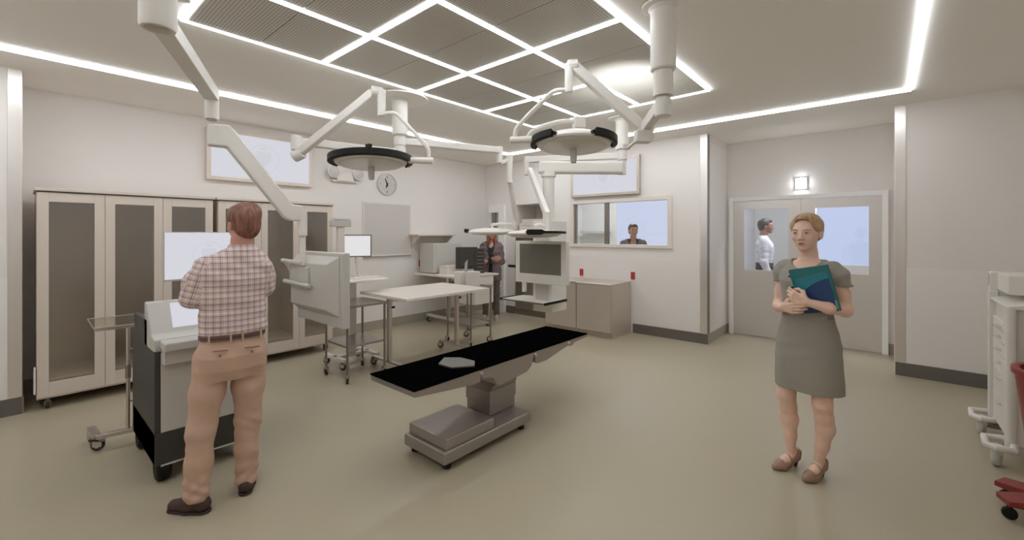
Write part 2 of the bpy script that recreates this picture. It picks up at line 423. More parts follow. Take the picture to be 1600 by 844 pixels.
# ================================================================== casters
def caster(par, x, y, r=.05, h=.11, rz=0., frame='steel', wheel='rubber', w=.028):
    c = part('caster', MB().cyl((0, 0, h-.02), (0, 0, h), .014, n=12).box(-.022, -.016, -.5*r, .9*r, r*.8, h-.02).box(.016, .022, -.5*r, .9*r, r*.8, h-.02).box(-.022, .022, -.5*r, .6*r, h-.03, h-.02), M[frame], par, loc=(x, y, 0), rot=(0, 0, rz))
    c2 = part('wheel', MB().lathe([(r*.55, -w/2), (r*.9, -w/2), (r, -w/2+.005), (r, w/2-.005), (r*.9, w/2), (r*.55, w/2)], n=24, mtx=Matrix.Translation((0, r*.35, r)) @ Matrix.Rotation(PI/2, 4, 'Y')), M[wheel], c)
    part('hub', MB().cyl((-w/2-.002, r*.35, r), (w/2+.002, r*.35, r), r*.5, n=18), M['lgrey'], c2)
    return c

# ================================================================== glass-front cabinets
def glass_cabinet(x0, wdt, doors, label):
    t = thing('storage_cabinet', label, 'cabinet', (x0, 5.75, 0), 0, 'glass-front cabinets along the wall')
    H0, H1 = .10, 1.985; D = .60
    b = MB()
    b.box(0, .02, .022, D, H0, H1).box(wdt-.02, wdt, .022, D, H0, H1).box(.02, wdt-.02, .022, D, H0, H0+.06).box(.02, wdt-.02, .022, D, H1-.03, H1).box(.02, wdt-.02, D-.015, D, H0+.06, H1-.03)
    part('body', b, M['cabinet'], t, .002)
    part('lining', box(.022, wdt-.022, D-.02, D-.016, H0+.06, H1-.03), M['cabin'], t)
    part('top', box(-.012, wdt+.012, -.015, D, H1+.008, 2.022), M['cabinet'], t, .003)
    part('top_gap', box(0, wdt, .004, D, H1, H1+.008), M['cabgap'], t)
    dw = (wdt-.004)/doors
    for k in range(doors):
        a = .002+k*dw+.0015; c = a+dw-.003; fw = .072; z0, z1 = H0+.02, H1-.004
        dm = MB().box(a, a+fw, 0, .022, z0, z1).box(c-fw, c, 0, .022, z0, z1).box(a+fw, c-fw, 0, .022, z0, z0+.13).box(a+fw, c-fw, 0, .022, z1-.085, z1)
        d = part('door', dm, M['cabinet'], t, .0015)
        part('glass_pane', box(a+fw, c-fw, .008, .013, z0+.13, z1-.085), M['cabglass'], d)
        if k: part('divider', box(a-.008, a+.004, .10, D-.03, H0+.06, H1-.03), M['cabinet'], t)
    part('bottom_shelf', box(.02, wdt-.02, .03, D-.02, H0+.155, H0+.175), M['white'], t)
    for x in (.07, wdt-.07):
        for y in (.06, D-.06):
            caster(t, x, y, .045, .10, 0, 'steel_dark')
    part('side_bumper', box(-.018, -.004, .0, .05, .16, .40), M['laminate'], t, .002, rot=(0, 0, 0))
    return t
glass_cabinet(.11, 1.345, 3, 'tall three-door glass-front cabinet standing nearest the grey wall pier')
glass_cabinet(1.50, 1.35, 3, 'tall three-door glass-front cabinet behind the boom-mounted monitor back')

# ================================================================== low cabinets at the back wall
def low_cabinet(y0, y1, x0, h, label, edge=False):
    t = thing('low_cabinet', label, 'cabinet', (x0, (y0+y1)/2, 0), 0, 'low cabinets under the observation window')
    w_ = (y1-y0)/2; D = XA-.014-x0
    part('body', MB().box(.02, D, -w_, w_, .09, h-.02).box(.07, D, -w_+.002, w_-.002, 0, .09), M['lowcab'], t)
    part('worktop', box(-.004, D, -w_, w_, h-.02, h), M['lowcab'], t, .002)
    part('door', box(0, .018, -w_+.004, w_-.004, .095, h-.024), M['lowcab'], t, .0015)
    if edge: part('edge_strip', box(-.006, 0, -w_, -w_+.10, h-.004, h+.004), M['black'], t)
    return t
low_cabinet(3.135, 3.745, 5.88, .83, 'low beige cabinet at the end of the row next to the open floor')
low_cabinet(3.750, 4.36, 5.88, .83, 'low beige cabinet with a black strip on its top edge', True)

# niche with steel pass-through unit and boxes
nb = MB().box(7.25, 7.3, 4.80, 5.62, 0, 2.19).box(XW, 7.25, 5.62, 5.64, 0, 2.25).box(XW, 7.25, 4.78, 4.80, 0, 2.25).box(XW, 7.25, 4.8, 5.62, 2.19, 2.25)
struct('wall_niche', nb, M['wall'])
t = thing('pass_through_unit', 'steel shelf unit set into the wall recess behind the hanging monitor', 'shelf unit', (XA-.02, 5.21, 0))
part('plinth', box(.02, .6, -.40, .40, 0, .12), M['steel_dark'], t)
part('body', MB().box(0, .6, -.40, -.38, .12, 1.66).box(0, .6, .38, .40, .12, 1.66).box(.58, .6, -.38, .38, .12, 1.66).box(0, .6, -.38, .38, .12, .34).box(0, .6, -.38, .38, 1.62, 1.66), M['steel'], t, .002)
for z in (.85, 1.25): part('shelf', box(.01, .58, -.38, .38, z, z+.02), M['steel'], t)
for k, (z, h, y0, y1, lab) in enumerate(((1.661, .16, -.36, .35, 'cream box lying directly on the shelf unit in the wall recess'), (1.822, .075, -.30, .27, 'flat cream box lying on the larger cream box in the recess'))):
    b = thing('storage_box', lab, 'box', (XA+.05, 5.21, z), 0, 'cream boxes in the recess')
    part('box_body', box(0, .35, y0, y1, 0, h*.7), M['laminate'], b, .003); part('lid', box(-.006, .356, y0-.006, y1+.006, h*.7, h), M['laminate'], b, .003)

# ================================================================== desk with computer
t = thing('desk', 'white height-adjustable desk on two wheeled feet by the back corner', 'desk', (0, 0, 0))
part('tabletop', box(4.66, 5.62, 5.20, 6.38, .875, .905), M['laminate'], t, .004)
for x in (4.95, 5.40):
    part('column', MB().box(x-.03, x+.03, 5.74, 5.80, .14, .875), M['steel'], t, .003)
part('crossbar', box(4.95, 5.40, 5.75, 5.79, .72, .78), M['steel'], t)
for x in (4.95, 5.40):
    f = part('foot', box(x-.03, x+.03, 5.18, 6.36, .10, .14), M['lgrey'], t, .004)
for x in (4.95, 5.40):
    for y in (5.24, 6.30): caster(t, x, y, .045, .105, PI/2)
t = thing('drawer_unit', 'white hanging drawer unit under the desk', 'drawer unit', (5.18, 5.22, .40))
part('body', box(-.14, .32, 0, .45, 0, .474), M['white'], t, .004)
for k in range(3): part('drawer_front', box(-.135, .315, -.012, 0, .01+.155*k, .155+.155*k), M['white'], t, .002)
t = thing('equipment_cabinet', 'pale grey equipment box standing at the back of the desk', 'equipment box', (5.08, 6.16, .905))
part('body', MB().box(-.31, .33, -.20, .20, .01, .53), M['lgrey'], t, .01); part('front_panel', box(-.26, .28, -.207, -.20, .05, .49), M['lgrey'], t, .002)
t = thing('document_box', 'small white box on the desk beside the black monitor', 'box', (5.02, 5.80, .905))
part('box_body', box(-.17, .17, -.11, .11, 0, .11), M['laminate'], t, .003); part('lid', box(-.175, .175, -.115, .115, .11, .14), M['laminate'], t, .003)
t = thing('computer_monitor', 'black computer monitor on the desk seen from behind', 'monitor', (5.145, 5.525, .905), math.radians(-40))
part('foot', box(-.12, .12, -.09, .09, 0, .012), M['black'], t, .004)
part('stand', MB().beam((-.02, -.09, .01), (.0, -.03, .26), .05, .025), M['steel_dark'], t, .003)
part('back_shell', MB().box(-.19, .19, -.03, .0, .09, .47).box(-.13, .13, -.05, -.03, .14, .42), M['dark'], t, .008)
part('screen', box(-.18, .18, 0, .004, .10, .46), M['screen_off'], t)
t = thing('network_device', 'upright black device with small lit ports behind the desk monitor', 'electronic device', (5.42, 5.49, .905), math.radians(-40))
part('housing', box(-.09, .09, -.04, .08, 0, .44), M['dark'], t, .004)
for k in range(6): part('port_row', box(-.07, .07, -.045, -.04, .04+.065*k, .047+.065*k), M['grey'], t)

# ================================================================== white boxes on small table, stainless tables
M['steel_top'] = mat('steel_top', (.40, .365, .33), .3, .9)
def steel_table(name, label, x0, x1, y0, y1, h, shelf_z, legoff=.02, group=None, r=.0125, cr=.045):
    t = thing(name, label, 'table', ((x0+x1)/2, (y0+y1)/2, 0), 0, group); w_, d_ = (x1-x0)/2, (y1-y0)/2
    part('tabletop', box(-w_-.02, w_+.02, -d_-.02, d_+.02, h-.028, h), M['steel_top'], t, .003)
    part('shelf', box(-w_, w_, -d_, d_, shelf_z-.022, shelf_z), M['steel_top'], t, .002)
    for sx in (-1, 1):
        for sy in (-1, 1):
            part('leg', MB().cyl((sx*w_, sy*d_, cr*2), (sx*w_, sy*d_, h-.028), r, n=14), M['steel_dark'], t)
            caster(t, sx*w_, sy*d_, cr, cr*2+.01, random.uniform(-.9, .9))
    return t
steel_table('instrument_table', 'two-level steel instrument table beside the back of the boom-mounted monitor', 2.30, 2.75, 4.32, 4.80, .835, .40, group='steel instrument tables')
steel_table('instrument_table', 'two-level steel instrument table carrying the white twin boxes', 4.20, 4.60, 4.42, 4.92, .84, .30, group='steel instrument tables')
def wbox(loc, w_, d_, h, lab):
    t = thing('supply_box', lab, 'box', loc, 0, 'white upright boxes')
    part('box_body', box(-w_, w_, -d_, d_, 0, h), M['white'], t, .003)
    part('side_flap', box(-w_-.003, -w_, -d_+.01, d_-.01, h*.55, h-.01), M['laminate'], t)
    part('lid_seam', box(-w_+.01, w_-.01, -.006, .006, h, h+.001), M['lgrey'], t)
wbox((4.28, 4.74, .84), .05, .07, .21, 'white upright box nearer the desk monitor of the twin boxes')
wbox((4.40, 4.59, .84), .08, .075, .21, 'wider white upright box at the corner of the steel table')

# ================================================================== back table with white top
t = thing('overbed_table', 'long mobile table with a white top on two T-shaped wheeled feet', 'table', (3.395, 4.40, 0))
part('tabletop', box(-.645, .645, -.50, .45, .865, .90), M['laminate'], t, .006)
part('top_edge', MB().box(-.648, -.643, -.5, .45, .868, .896), M['cabinet'], t)
for x in (-.53, .52):
    part('column', MB().box(x-.022, x+.022, -.025, .025, .11, .865), M['steel'], t, .003)
    part('brace', MB().beam((x+.02, 0, .78), (x+.06, 0, .86), .02, .015), M['steel_dark'], t)
    part('foot', box(x-.022, x+.022, -.27, .35, .095, .115), M['steel'], t, .003)
    part('crank_knob', MB().cyl((x+.02, -.03, .74), (x+.05, -.03, .74), .012), M['black'], t)
    for y in (-.24, .32): caster(t, x, y, .045, .098, .2)
part('crossbar', box(-.53, .52, -.015, .015, .80, .84), M['steel'], t)

# ================================================================== mobile computer workstation
t = thing('computer_cart', 'white mobile computer workstation with flat screen and keyboard tray', 'computer cart', (2.72, 5.0, 0), math.radians(0))
part('base', MB().box(-.25, .25, -.035, .035, .09, .13).box(-.24, -.18, -.24, .24, .09, .13).box(.18, .24, -.24, .24, .09, .13), M['white'], t, .008)
for sx in (-.21, .21):
    for sy in (-.2, .2): caster(t, sx, sy, .045, .095, .3, 'lgrey')
part('column', box(-.05, .05, -.03, .03, .13, 1.04), M['white'], t, .008)
part('work_surface', box(-.22, .30, -.36, .16, 1.03, 1.06), M['white'], t, .01)
part('keyboard', MB().box(-.10, .26, -.26, -.10, 1.06, 1.075), M['laminate'], t, .004)
part('mast', box(-.18, -.09, .0, .045, 1.06, 1.69), M['laminate'], t, .006)
part('monitor_stand', MB().beam((.10, .02, 1.07), (.07, .04, 1.36), .065, .03).box(.03, .17, -.03, .08, 1.06, 1.075), M['laminate'], t, .006)
mo = part('monitor_frame', MB().box(-.19, .19, 0, .035, -.14, .14), M['steel_dark'], t, .004, loc=(.04, -.02, 1.455), rot=(0, 0, math.radians(-30)))
part('screen', box(-.175, .175, -.004, 0, -.125, .125), emat('screen_white', (.78, .77, .77), .98), mo)
hd = part('camera_head', MB().box(-.12, .12, -.05, .05, 1.69, 1.77), M['lgrey'], t, .008, loc=(-.14, .02, 0))
part('light_bar', box(-.10, .10, -.055, -.05, 1.775, 1.80), M['white'], hd, .003, loc=(0, 0, 0))
part('light_bar_top', box(-.10, .10, -.05, .05, 1.77, 1.80), M['white'], hd, .006)

# ================================================================== mayo stand
t = thing('mayo_stand', 'chrome instrument stand with an open tray frame at the cabinets', 'instrument stand', (.40, 4.36, 0), 0)
tr = .0
path = [(-.03, .06, .90), (.235, .06, .90), (.32, .62, .90), (.0, .62, .90)]
part('tray_frame', MB().beam((-.03, .06, .89), (.24, .06, .89), .010, .026).beam((.24, .06, .895), (.30, .64, .895), .008, .008).beam((.30, .64, .895), (-.02, .64, .895), .008, .008).beam((-.02, .64, .895), (-.03, .06, .895), .008, .008), M['steel'], t, .002)
part('tray', MB().prism([(-.025, .065), (.235, .065), (.295, .635), (-.015, .635)], .884, .888), M['cabglass'], t)
part('post', MB().cyl((.155, .02, .12), (.155, .02, .88), .0125), M['steel'], t)
part('post_collar', MB().cyl((.155, .02, .50), (.155, .02, .60), .018), M['steel_dark'], t)
for z in (.32, .72): part('cross_rod', MB().cyl((.155, .02, z), (.34, -.02, z), .006), M['steel_dark'], t)
part('base_frame', MB().beam((-.02, .03, .105), (.26, -.02, .105), .05, .03).beam((-.02, .03, .105), (-.03, .26, .105), .05, .03), M['steel'], t, .003)
caster(t, .0, .03, .042, .095, .9); caster(t, -.025, .24, .042, .095, .2); caster(t, .24, -.015, .042, .095, .6)
# ================================================================== surgical light heads and ceiling booms
def light_head(par, loc, tilt=(0, 0, 0), arcs=((-25, 205),), knob=True, rz=0., thin=1.):
    h = thing_part = bpy.data.objects.new('lamp_head', None)
    # lens housing is the part; its ring, handle and lens are sub-parts
    bpy.data.objects.remove(h)
    dome = part('lamp_head', MB().lathe([(r_q, z_q*(thin if z_q > 0 else 1)) for r_q, z_q in [(.001, .085), (.10, .08), (.20, .055), (.285, .012), (.302, -.012), (.295, -.026), (.27, -.032), (.001, -.032)]], n=56), M['boom'], par, loc=loc, rot=(tilt[0], tilt[1], rz))
    part('lens', MB().lathe([(.265, -.032), (.255, -.042), (.15, -.052), (.001, -.055)], n=56), M['lensmat'], dome)
    if thin == 1.: part('grip', MB().lathe([(.028, -.05), (.026, -.14), (.022, -.165), (.001, -.166)], n=20), M['lgrey'], dome)
    for a0, a1 in arcs:
        n = max(8, int(abs(a1-a0)/6)); m = MB()
        pts = [(math.cos(math.radians(a0+(a1-a0)*k/n)), math.sin(math.radians(a0+(a1-a0)*k/n))) for k in range(n+1)]
        prof = [(.318, -.030), (.350, -.022), (.350, .026), (.318, .022)]
        vs = []; fs = []
        for j_, (c, s) in enumerate(pts):
            for r, z in prof: vs.append((r*c, r*s, z*(1. if thin == 1. or j_ < 5 else .45)))
        for k in range(n):
            for q in range(4): fs.append((k*4+q, k*4+(q+1) % 4, (k+1)*4+(q+1) % 4, (k+1)*4+q))
        fs += [(0, 1, 2, 3), tuple(n*4+q for q in (3, 2, 1, 0))]
        m.add(vs, fs)
        for c, s in (pts[0], pts[-1]): m.beam((.29*c, .29*s, 0), (.325*c, .325*s, 0), .035, .022)
        if knob: 
            a = math.radians((a0+a1)/2); m.beam((.325*math.cos(a), .325*math.sin(a), .0), (.33*math.cos(a)+.0, .33*math.sin(a), .055), .05, .03, up=(1, 0, 0)); m.beam((.28*math.cos(a), .28*math.sin(a), 0), (.33*math.cos(a), .33*math.sin(a), 0), .03, .02)
        part('handle_ring', m, M['black'], dome)
    return dome
M['lensmat'] = mat('lamp_lens', (.62, .60, .53), .22)
def rel(o, p): return tuple(p[i]-o[i] for i in range(3))
def column(t, r1, zb1, r2, zb2, flange=.21):
    part('ceiling_plate', MB().lathe([(flange, 0), (flange, -.008), (flange-.01, -.012), (.001, -.012)], n=48), M['ceil'], t)
    part('column_sleeve', MB().lathe([(r1+.012, -.0), (r1+.012, -.02), (r1, -.035), (r1, zb1-CEIL+.01), (r1-.008, zb1-CEIL), (.001, zb1-CEIL)], n=36), M['boom'], t)
    part('column_tube', MB().cyl((0, 0, zb1-CEIL), (0, 0, zb2-CEIL), r2, n=30), M['boom'], t)
def arm(t, name, p0, p1, w_, h_, o, m='boom', bev=.012):
    return part(name, MB().beam(rel(o, p0), rel(o, p1), w_, h_), M[m], t, bev)
def joint(t, p0, p1, r, o, name='joint', bev=.006):
    return part(name, MB().cyl(rel(o, p0), rel(o, p1), r, n=26), M['boom'], t, bev)
def pipe(t, name, pts, r, o, m='boom'):
    # rounded path
    P = [Vector(rel(o, p)) for p in pts]; Q = [P[0]]
    for i in range(1, len(P)-1):
        a, b, c = P[i-1], P[i], P[i+1]; d = min((a-b).length, (c-b).length)*.4
        s, e = b+(a-b).normalized()*d, b+(c-b).normalized()*d
        for k in range(7):
            u = k/6; Q.append(s*(1-u)**2+b*2*u*(1-u)+e*u*u)
    Q.append(P[-1]); return part(name, MB().tube(Q, r, n=14), M[m], t)

# --- column A: light on the left arm, second light on the right arm
A = (2.70, 3.945, CEIL)
t = thing('surgical_light', 'ceiling column above the clock carrying two surgical lights on long arms', 'surgical light', A)
column(t, .083, 2.66, .055, 2.40, .30)
joint(t, (2.70, 3.945, 2.55), (2.70, 3.945, 2.64), .064, A, 'hub'); joint(t, (2.70, 3.945, 2.42), (2.70, 3.945, 2.53), .064, A, 'hub')
arm(t, 'horizontal_arm', (2.70, 3.945, 2.475), (1.70, 4.20, 2.475), .07, .075, A)
joint(t, (1.725, 4.195, 2.39), (1.725, 4.195, 2.53), .048, A)
joint(t, (1.76, 4.14, 2.37), (1.71, 4.21, 2.33), .055, A)
arm(t, 'spring_arm', (1.735, 4.165, 2.36), (2.03, 3.36, 2.83), .062, .08, A)
joint(t, (2.0, 3.345, 2.84), (2.085, 3.31, 2.835), .045, A)
joint(t, (2.065, 3.29, 2.62), (2.065, 3.29, 2.85), .034, A, 'yoke')
pipe(t, 'light_bow', [(2.065, 3.29, 2.645), (2.14, 3.19, 2.65), (2.275, 2.99, 2.39), (2.30, 2.94, 2.33), (2.30, 2.94, 2.23)], .0165, A)
joint(t, (2.32, 2.905, 2.225), (2.20, 3.09, 2.235), .027, A, 'bow_bearing', .01)
part('bearing_pin', MB().cyl(rel(A, (2.21, 3.08, 2.234)), rel(A, (2.165, 3.15, 2.237)), .013), M['lgrey'], t)
light_head(t, rel(A, (1.997, 3.343, 2.235)), (math.radians(-3.5), math.radians(1.0), 0), arcs=((120, 352),), rz=0)
arm(t, 'horizontal_arm', (2.70, 3.945, 2.60), (3.71, 3.40, 2.58), .07, .075, A)
joint(t, (3.70, 3.405, 2.43), (3.70, 3.405, 2.625), .034, A)
arm(t, 'link', (3.70, 3.405, 2.43), (3.79, 3.33, 2.47), .045, .05, A)
joint(t, (3.79, 3.33, 2.20), (3.79, 3.33, 2.53), .036, A)
pipe(t, 'spring_arm', [(3.79, 3.33, 2.26), (4.09, 3.50, 1.80), (4.09, 3.52, 1.70)], .033, A)
pipe(t, 'light_bow', [(4.09, 3.52, 1.72), (4.03, 3.70, 1.73), (3.98, 3.80, 1.72), (3.98, 3.80, 1.68)], .02, A)
light_head(t, rel(A, (3.98, 3.806, 1.645)), (math.radians(1), math.radians(-1.5), 0), arcs=((115, 140),), knob=False, thin=.45)

# --- column C: light in front of the ceiling grid
C_ = (2.70, 1.07, CEIL)
t = thing('surgical_light', 'thick ceiling column nearest the camera with one surgical light on a spring arm', 'surgical light', C_)
column(t, .078, 2.64, .060, 2.48, .13)
part('column_shaft', MB().box(-.035, .035, -.035, .035, 2.38-CEIL, 2.48-CEIL), M['boom'], t, .01)
joint(t, (2.70, 1.07, 2.35), (2.70, 1.07, 2.46), .05, C_, 'hub')
arm(t, 'horizontal_arm', (2.70, 1.07, 2.44), (3.34, 1.48, 2.46), .065, .085, C_)
joint(t, (3.335, 1.465, 2.41), (3.335, 1.465, 2.52), .055, C_)
part('arm_housing', MB().prism([(-.07, -.05), (.05, -.05), (.075, .0), (.03, .05), (-.07, .045)], -.045, .045, 'y', Matrix.Translation(rel(C_, (3.20, 1.42, 2.36))) @ Matrix.Rotation(math.radians(-45), 4, 'Z')), M['boom'], t, .012)
joint(t, (3.30, 1.47, 2.40), (3.36, 1.46, 2.47), .06, C_)
arm(t, 'added_lamp_stem', (3.335, 1.465, 2.43), (3.52, 1.72, 2.35), .022, .022, C_, bev=.004)  # stem and cup added only to carry the made-up spot
part('added_lamp_cup', MB().lathe([(.001, -.03), (.03, -.02), (.036, .02), (.030, .02), (.02, -.005), (.001, -.01)], n=24), M['boom'], t, loc=rel(C_, (3.52, 1.72, 2.37)))
arm(t, 'spring_arm', (3.335, 1.475, 2.45), (2.895, 1.865, 2.93), .062, .085, C_)
joint(t, (2.91, 1.84, 2.945), (2.86, 1.90, 2.94), .042, C_)
joint(t, (2.862, 1.89, 2.72), (2.862, 1.89, 2.95), .033, C_, 'yoke')
pipe(t, 'light_bow', [(2.862, 1.89, 2.74), (2.80, 1.99, 2.745), (2.70, 2.19, 2.55), (2.655, 2.27, 2.45), (2.655, 2.28, 2.37)], .018, C_)
joint(t, (2.635, 2.31, 2.368), (2.735, 2.12, 2.362), .028, C_, 'bow_bearing', .01)
pipe(t, 'inner_bow', [(2.70, 2.18, 2.37), (2.715, 2.165, 2.42), (2.80, 2.10, 2.48), (2.90, 1.99, 2.52), (3.0, 1.88, 2.52)], .018, C_)
part('head_bracket', MB().box(-.045, .045, -.045, .045, .06, .15).beam((0, 0, .10), (-.01, .03, -.02), .075, .075, up=(1, 0, 0)), M['boom'], t, .006, loc=rel(C_, (3.0, 1.885, 2.40)), rot=(0, 0, math.radians(-40)))
light_head(t, rel(C_, (2.97, 1.918, 2.345)), (math.radians(-2.4), math.radians(3.6), 0), arcs=((108, 184), (242, 318)), knob=False, rz=0)

# --- column D: monitor pendant
D_ = (4.985, 2.50, CEIL)
t = thing('surgical_light', 'ceiling column near the back wall whose upper arm holds a light above the hanging monitor', 'surgical light', D_)
column(t, .080, 2.66, .05, 2.35, .17)
joint(t, (4.985, 2.50, 2.53), (4.985, 2.50, 2.65), .062, D_, 'hub')
arm(t, 'horizontal_arm', (4.985, 2.50, 2.585), (4.42, 3.60, 2.585), .07, .08, D_)
joint(t, (4.43, 3.585, 2.38), (4.43, 3.585, 2.63), .04, D_)
arm(t, 'spring_arm', (4.40, 3.52, 2.44), (3.86, 2.83, 1.80), .06, .085, D_)
joint(t, (3.86, 2.83, 1.64), (3.86, 2.83, 1.85), .032, D_)
pipe(t, 'light_bow', [(3.86, 2.83, 1.68), (3.80, 2.90, 1.71), (3.75, 2.93, 1.69)], .02, D_)
light_head(t, rel(D_, (3.748, 2.929, 1.615)), (math.radians(-1), math.radians(1), 0), arcs=((205, 312),), knob=False, thin=.45)
# pendant arm + equipment head on the same ceiling point
P_ = (4.34, 3.17, 2.45)
t = thing('equipment_pendant', 'white equipment pendant with fat horizontal arm, hanging column and equipment box', 'equipment pendant', P_)
part('pendant_arm', MB().beam(rel(P_, (4.985, 2.50, 2.43)), rel(P_, (4.25, 3.262, 2.43)), .15, .15), M['boom'], t, .03, seg=4)
part('collar', MB().cyl((0, 0, -.14), (0, 0, -.07), .092, n=36), M['boom'], t, .006)
part('drop_column', MB().cyl((0, 0, -.70), (0, 0, -.13), .072, n=36), M['boom'], t)
hx_ = part('equipment_box', box(-.17, .15, -.17, .11, -1.79, -.69), M['white'], t, .008)
part('front_panel', box(-.174, -.17, -.13, .07, -1.70, -.80), M['lgrey'], hx_, .002)
for z in (-1.45, -1.30): part('socket_row', box(-.13, .11, -.175, -.17, z, z+.06), M['lgrey'], hx_, .002)
t = thing('equipment_shelf', 'thin white shelf with black side rails on the hanging pendant', 'shelf', (4.15, 3.27, .80))
part('board', box(-.20, .20, -.34, .33, -.012, .004), M['white'], t, .002)
part('rail', box(-.225, .225, -.355, -.340, -.016, .014), M['black'], t, .003)
part('rail', box(-.225, .225, .33, .345, -.016, .014), M['black'], t, .003)
part('front_edge', box(-.206, -.20, -.34, .33, -.014, .004), M['steel_dark'], t)
t = thing('pendant_monitor', 'pale framed monitor with dark olive screen hanging from the pendant', 'monitor', (4.0, 3.03, 1.275))
part('housing', MB().box(-.02, .05, -.365, .365, -.25, .245), M['boom'], t, .01)
part('bezel', MB().box(-.028, -.02, -.365, -.30, -.25, .245).box(-.028, -.02, .30, .365, -.25, .245).box(-.028, -.02, -.30, .30, .21, .245).box(-.028, -.02, -.30, .30, -.25, -.14), M['boom'], t, .003)
part('screen', box(-.026, -.0205, -.30, .30, -.14, .21), M['screen_off'], t)
part('mount', box(.05, .10, -.07, .07, -.08, .08), M['boom'], t, .006)
# suction/camera gadget on a black-ended bar left of the monitor
t = thing('equipment_rail', 'narrow white equipment holder with two black clamps left of the hanging monitor', 'equipment holder', (4.34, 3.50, 1.2))
part('rail', box(-.03, .03, -.22, .16, -.04, .0), M['boom'], t, .006)
part('holder', MB().cyl((0, .06, -.35), (0, .06, .25), .03), M['boom'], t, .005)
part('hose', MB().tube([(0, .10, .20), (0, .17, .10), (0, .15, -.02), (0, .08, -.06)], .018), M['lgrey'], t)
part('clamp', box(-.05, -.03, .17, .30, -.04, -.005), M['black'], t, .003); part('clamp', box(-.05, -.03, .0, .05, -.04, -.005), M['black'], t, .003)

# --- column E: monitor boom at the left
E_ = (.418, 2.492, CEIL)
t = thing('monitor_boom', 'ceiling boom at the left whose bent arm holds the monitor turned away', 'monitor boom', E_)
part('column_sleeve', MB().lathe([(.085, 0), (.085, -.02), (.07, -.03), (.07, 2.53-CEIL+.012), (.064, 2.53-CEIL), (.052, 2.53-CEIL), (.05, 2.56-CEIL), (.001, 2.56-CEIL)], n=40), M['boom'], t)
arm(t, 'upper_arm', (.418, 2.492, 2.83), (.545, 2.735, 2.83), .10, .08, E_, bev=.008)
arm(t, 'horizontal_arm', (.44, 2.54, 2.585), (.905, 3.605, 2.585), .085, .085, E_, bev=.006)
joint(t, (.901, 3.597, 2.41), (.901, 3.597, 2.62), .043, E_)
part('joint_bore', MB().cyl(rel(E_, (.901, 3.597, 2.404)), rel(E_, (.901, 3.597, 2.41)), .03), M['grey'], t)
sa = MB(); 
p0, p1 = Vector(rel(E_, (.93, 3.60, 2.30))), Vector(rel(E_, (1.43, 3.525, 1.76)))
d_ = (p1-p0); hxy = Vector((d_.x, d_.y, 0)).normalized(); nrm = Vector((-hxy.y, hxy.x, 0))
def sp(u, z): return (p0+hxy*u+Vector((0, 0, z)))
Lh = Vector((d_.x, d_.y, 0)).length
prof = [(-.055, .075), (.07, .085), (.11, .045), (Lh-.02, d_.z+.075), (Lh+.06, d_.z+.065), (Lh+.06, d_.z-.055), (Lh-.03, d_.z-.055), (Lh-.075, d_.z-.03), (.06, -.075), (-.055, -.075)]
vs = [tuple(sp(u, z)+nrm*.045) for u, z in prof]+[tuple(sp(u, z)-nrm*.045) for u, z in prof]; n_ = len(prof)
sa.add(vs, [tuple(range(n_)), tuple(range(2*n_-1, n_-1, -1))]+[(i, (i+1) % n_, n_+(i+1) % n_, n_+i) for i in range(n_)])
part('spring_arm', sa, M['boom'], t, .012)
joint(t, (1.487, 3.50, 1.585), (1.487, 3.50, 1.79), .034, E_, 'swivel'); joint(t, (1.487, 3.50, 1.35), (1.487, 3.50, 1.60), .023, E_, 'drop_tube')
mb_ = (1.54, 3.38, 1.18)
t = thing('boom_monitor', 'large pale monitor seen from behind on the boom, its screen turned away', 'monitor', mb_)
part('housing', MB().box(.02, .075, -.39, .39, -.28, .28), M['lgrey'], t, .008)
bk = MB(); a0, a1 = .34, .24
q = [(.02, -.34, -.20), (.02, .385, -.20), (.02, .385, .255), (.02, -.34, .255)]; r_ = [(-.04, -.25, -.15), (-.04, .385, -.15), (-.04, .385, .19), (-.04, -.25, .19)]
bk.add(q+r_, [(0, 1, 2, 3), (7, 6, 5, 4), (0, 4, 5, 1), (1, 5, 6, 2), (2, 6, 7, 3), (3, 7, 4, 0)])
part('back_cover', bk, M['lgrey'], t, .008)
part('screen', box(.075, .079, -.36, .36, -.25, .25), M['screen_off'], t)
part('mount_block', box(-.06, -.02, .02, .20, -.02, .16), M['lgrey'], t, .008)
for z, y0, y1 in ((.19, .10, .46), (.02, -.05, .42)):
    part('handle', MB().cyl((-.075, y0, z), (-.075, y1, z+.01), .017), M['lgrey'], t, .005)
part('handle_bracket', MB().tube([(-.07, .42, .19), (-.05, .40, .16), (-.03, .39, .10), (-.03, .39, .03)], .015), M['lgrey'], t)

# ================================================================== charcoal console (front left)
W_ = .57
t = thing('imaging_console', 'charcoal and grey wheeled console standing in front of the man', 'console', (.57, 3.5, 0))
prof = [(0, .12), (0, .847), (.25, .847), (.25, 1.022), (.72, 1.014), (.72, .80), (.80, .78), (.80, .14), (.76, .12)]
for x in (0, .54):
    m = MB(); n_ = len(prof)
    m.add([(x-.0, y, z) for y, z in prof]+[(x+.03, y, z) for y, z in prof], [tuple(range(n_)), tuple(range(2*n_-1, n_-1, -1))]+[(i, (i+1) % n_, n_+(i+1) % n_, n_+i) for i in range(n_)])
    part('side_panel', m, M['dark'], t, .002)
part('base', box(.0, .57, -.004, .76, .12, .325), M['dark'], t, .004)
part('base_trim', box(.03, .55, -.008, -.004, .113, .123), M['lgrey'], t)
part('body', MB().box(.03, .54, -.002, .76, .325, .835).box(.03, .54, .26, .70, .835, 1.0), M['grey2'] if 'grey2' in M else M['lgrey'], t, .004)
con = MB()
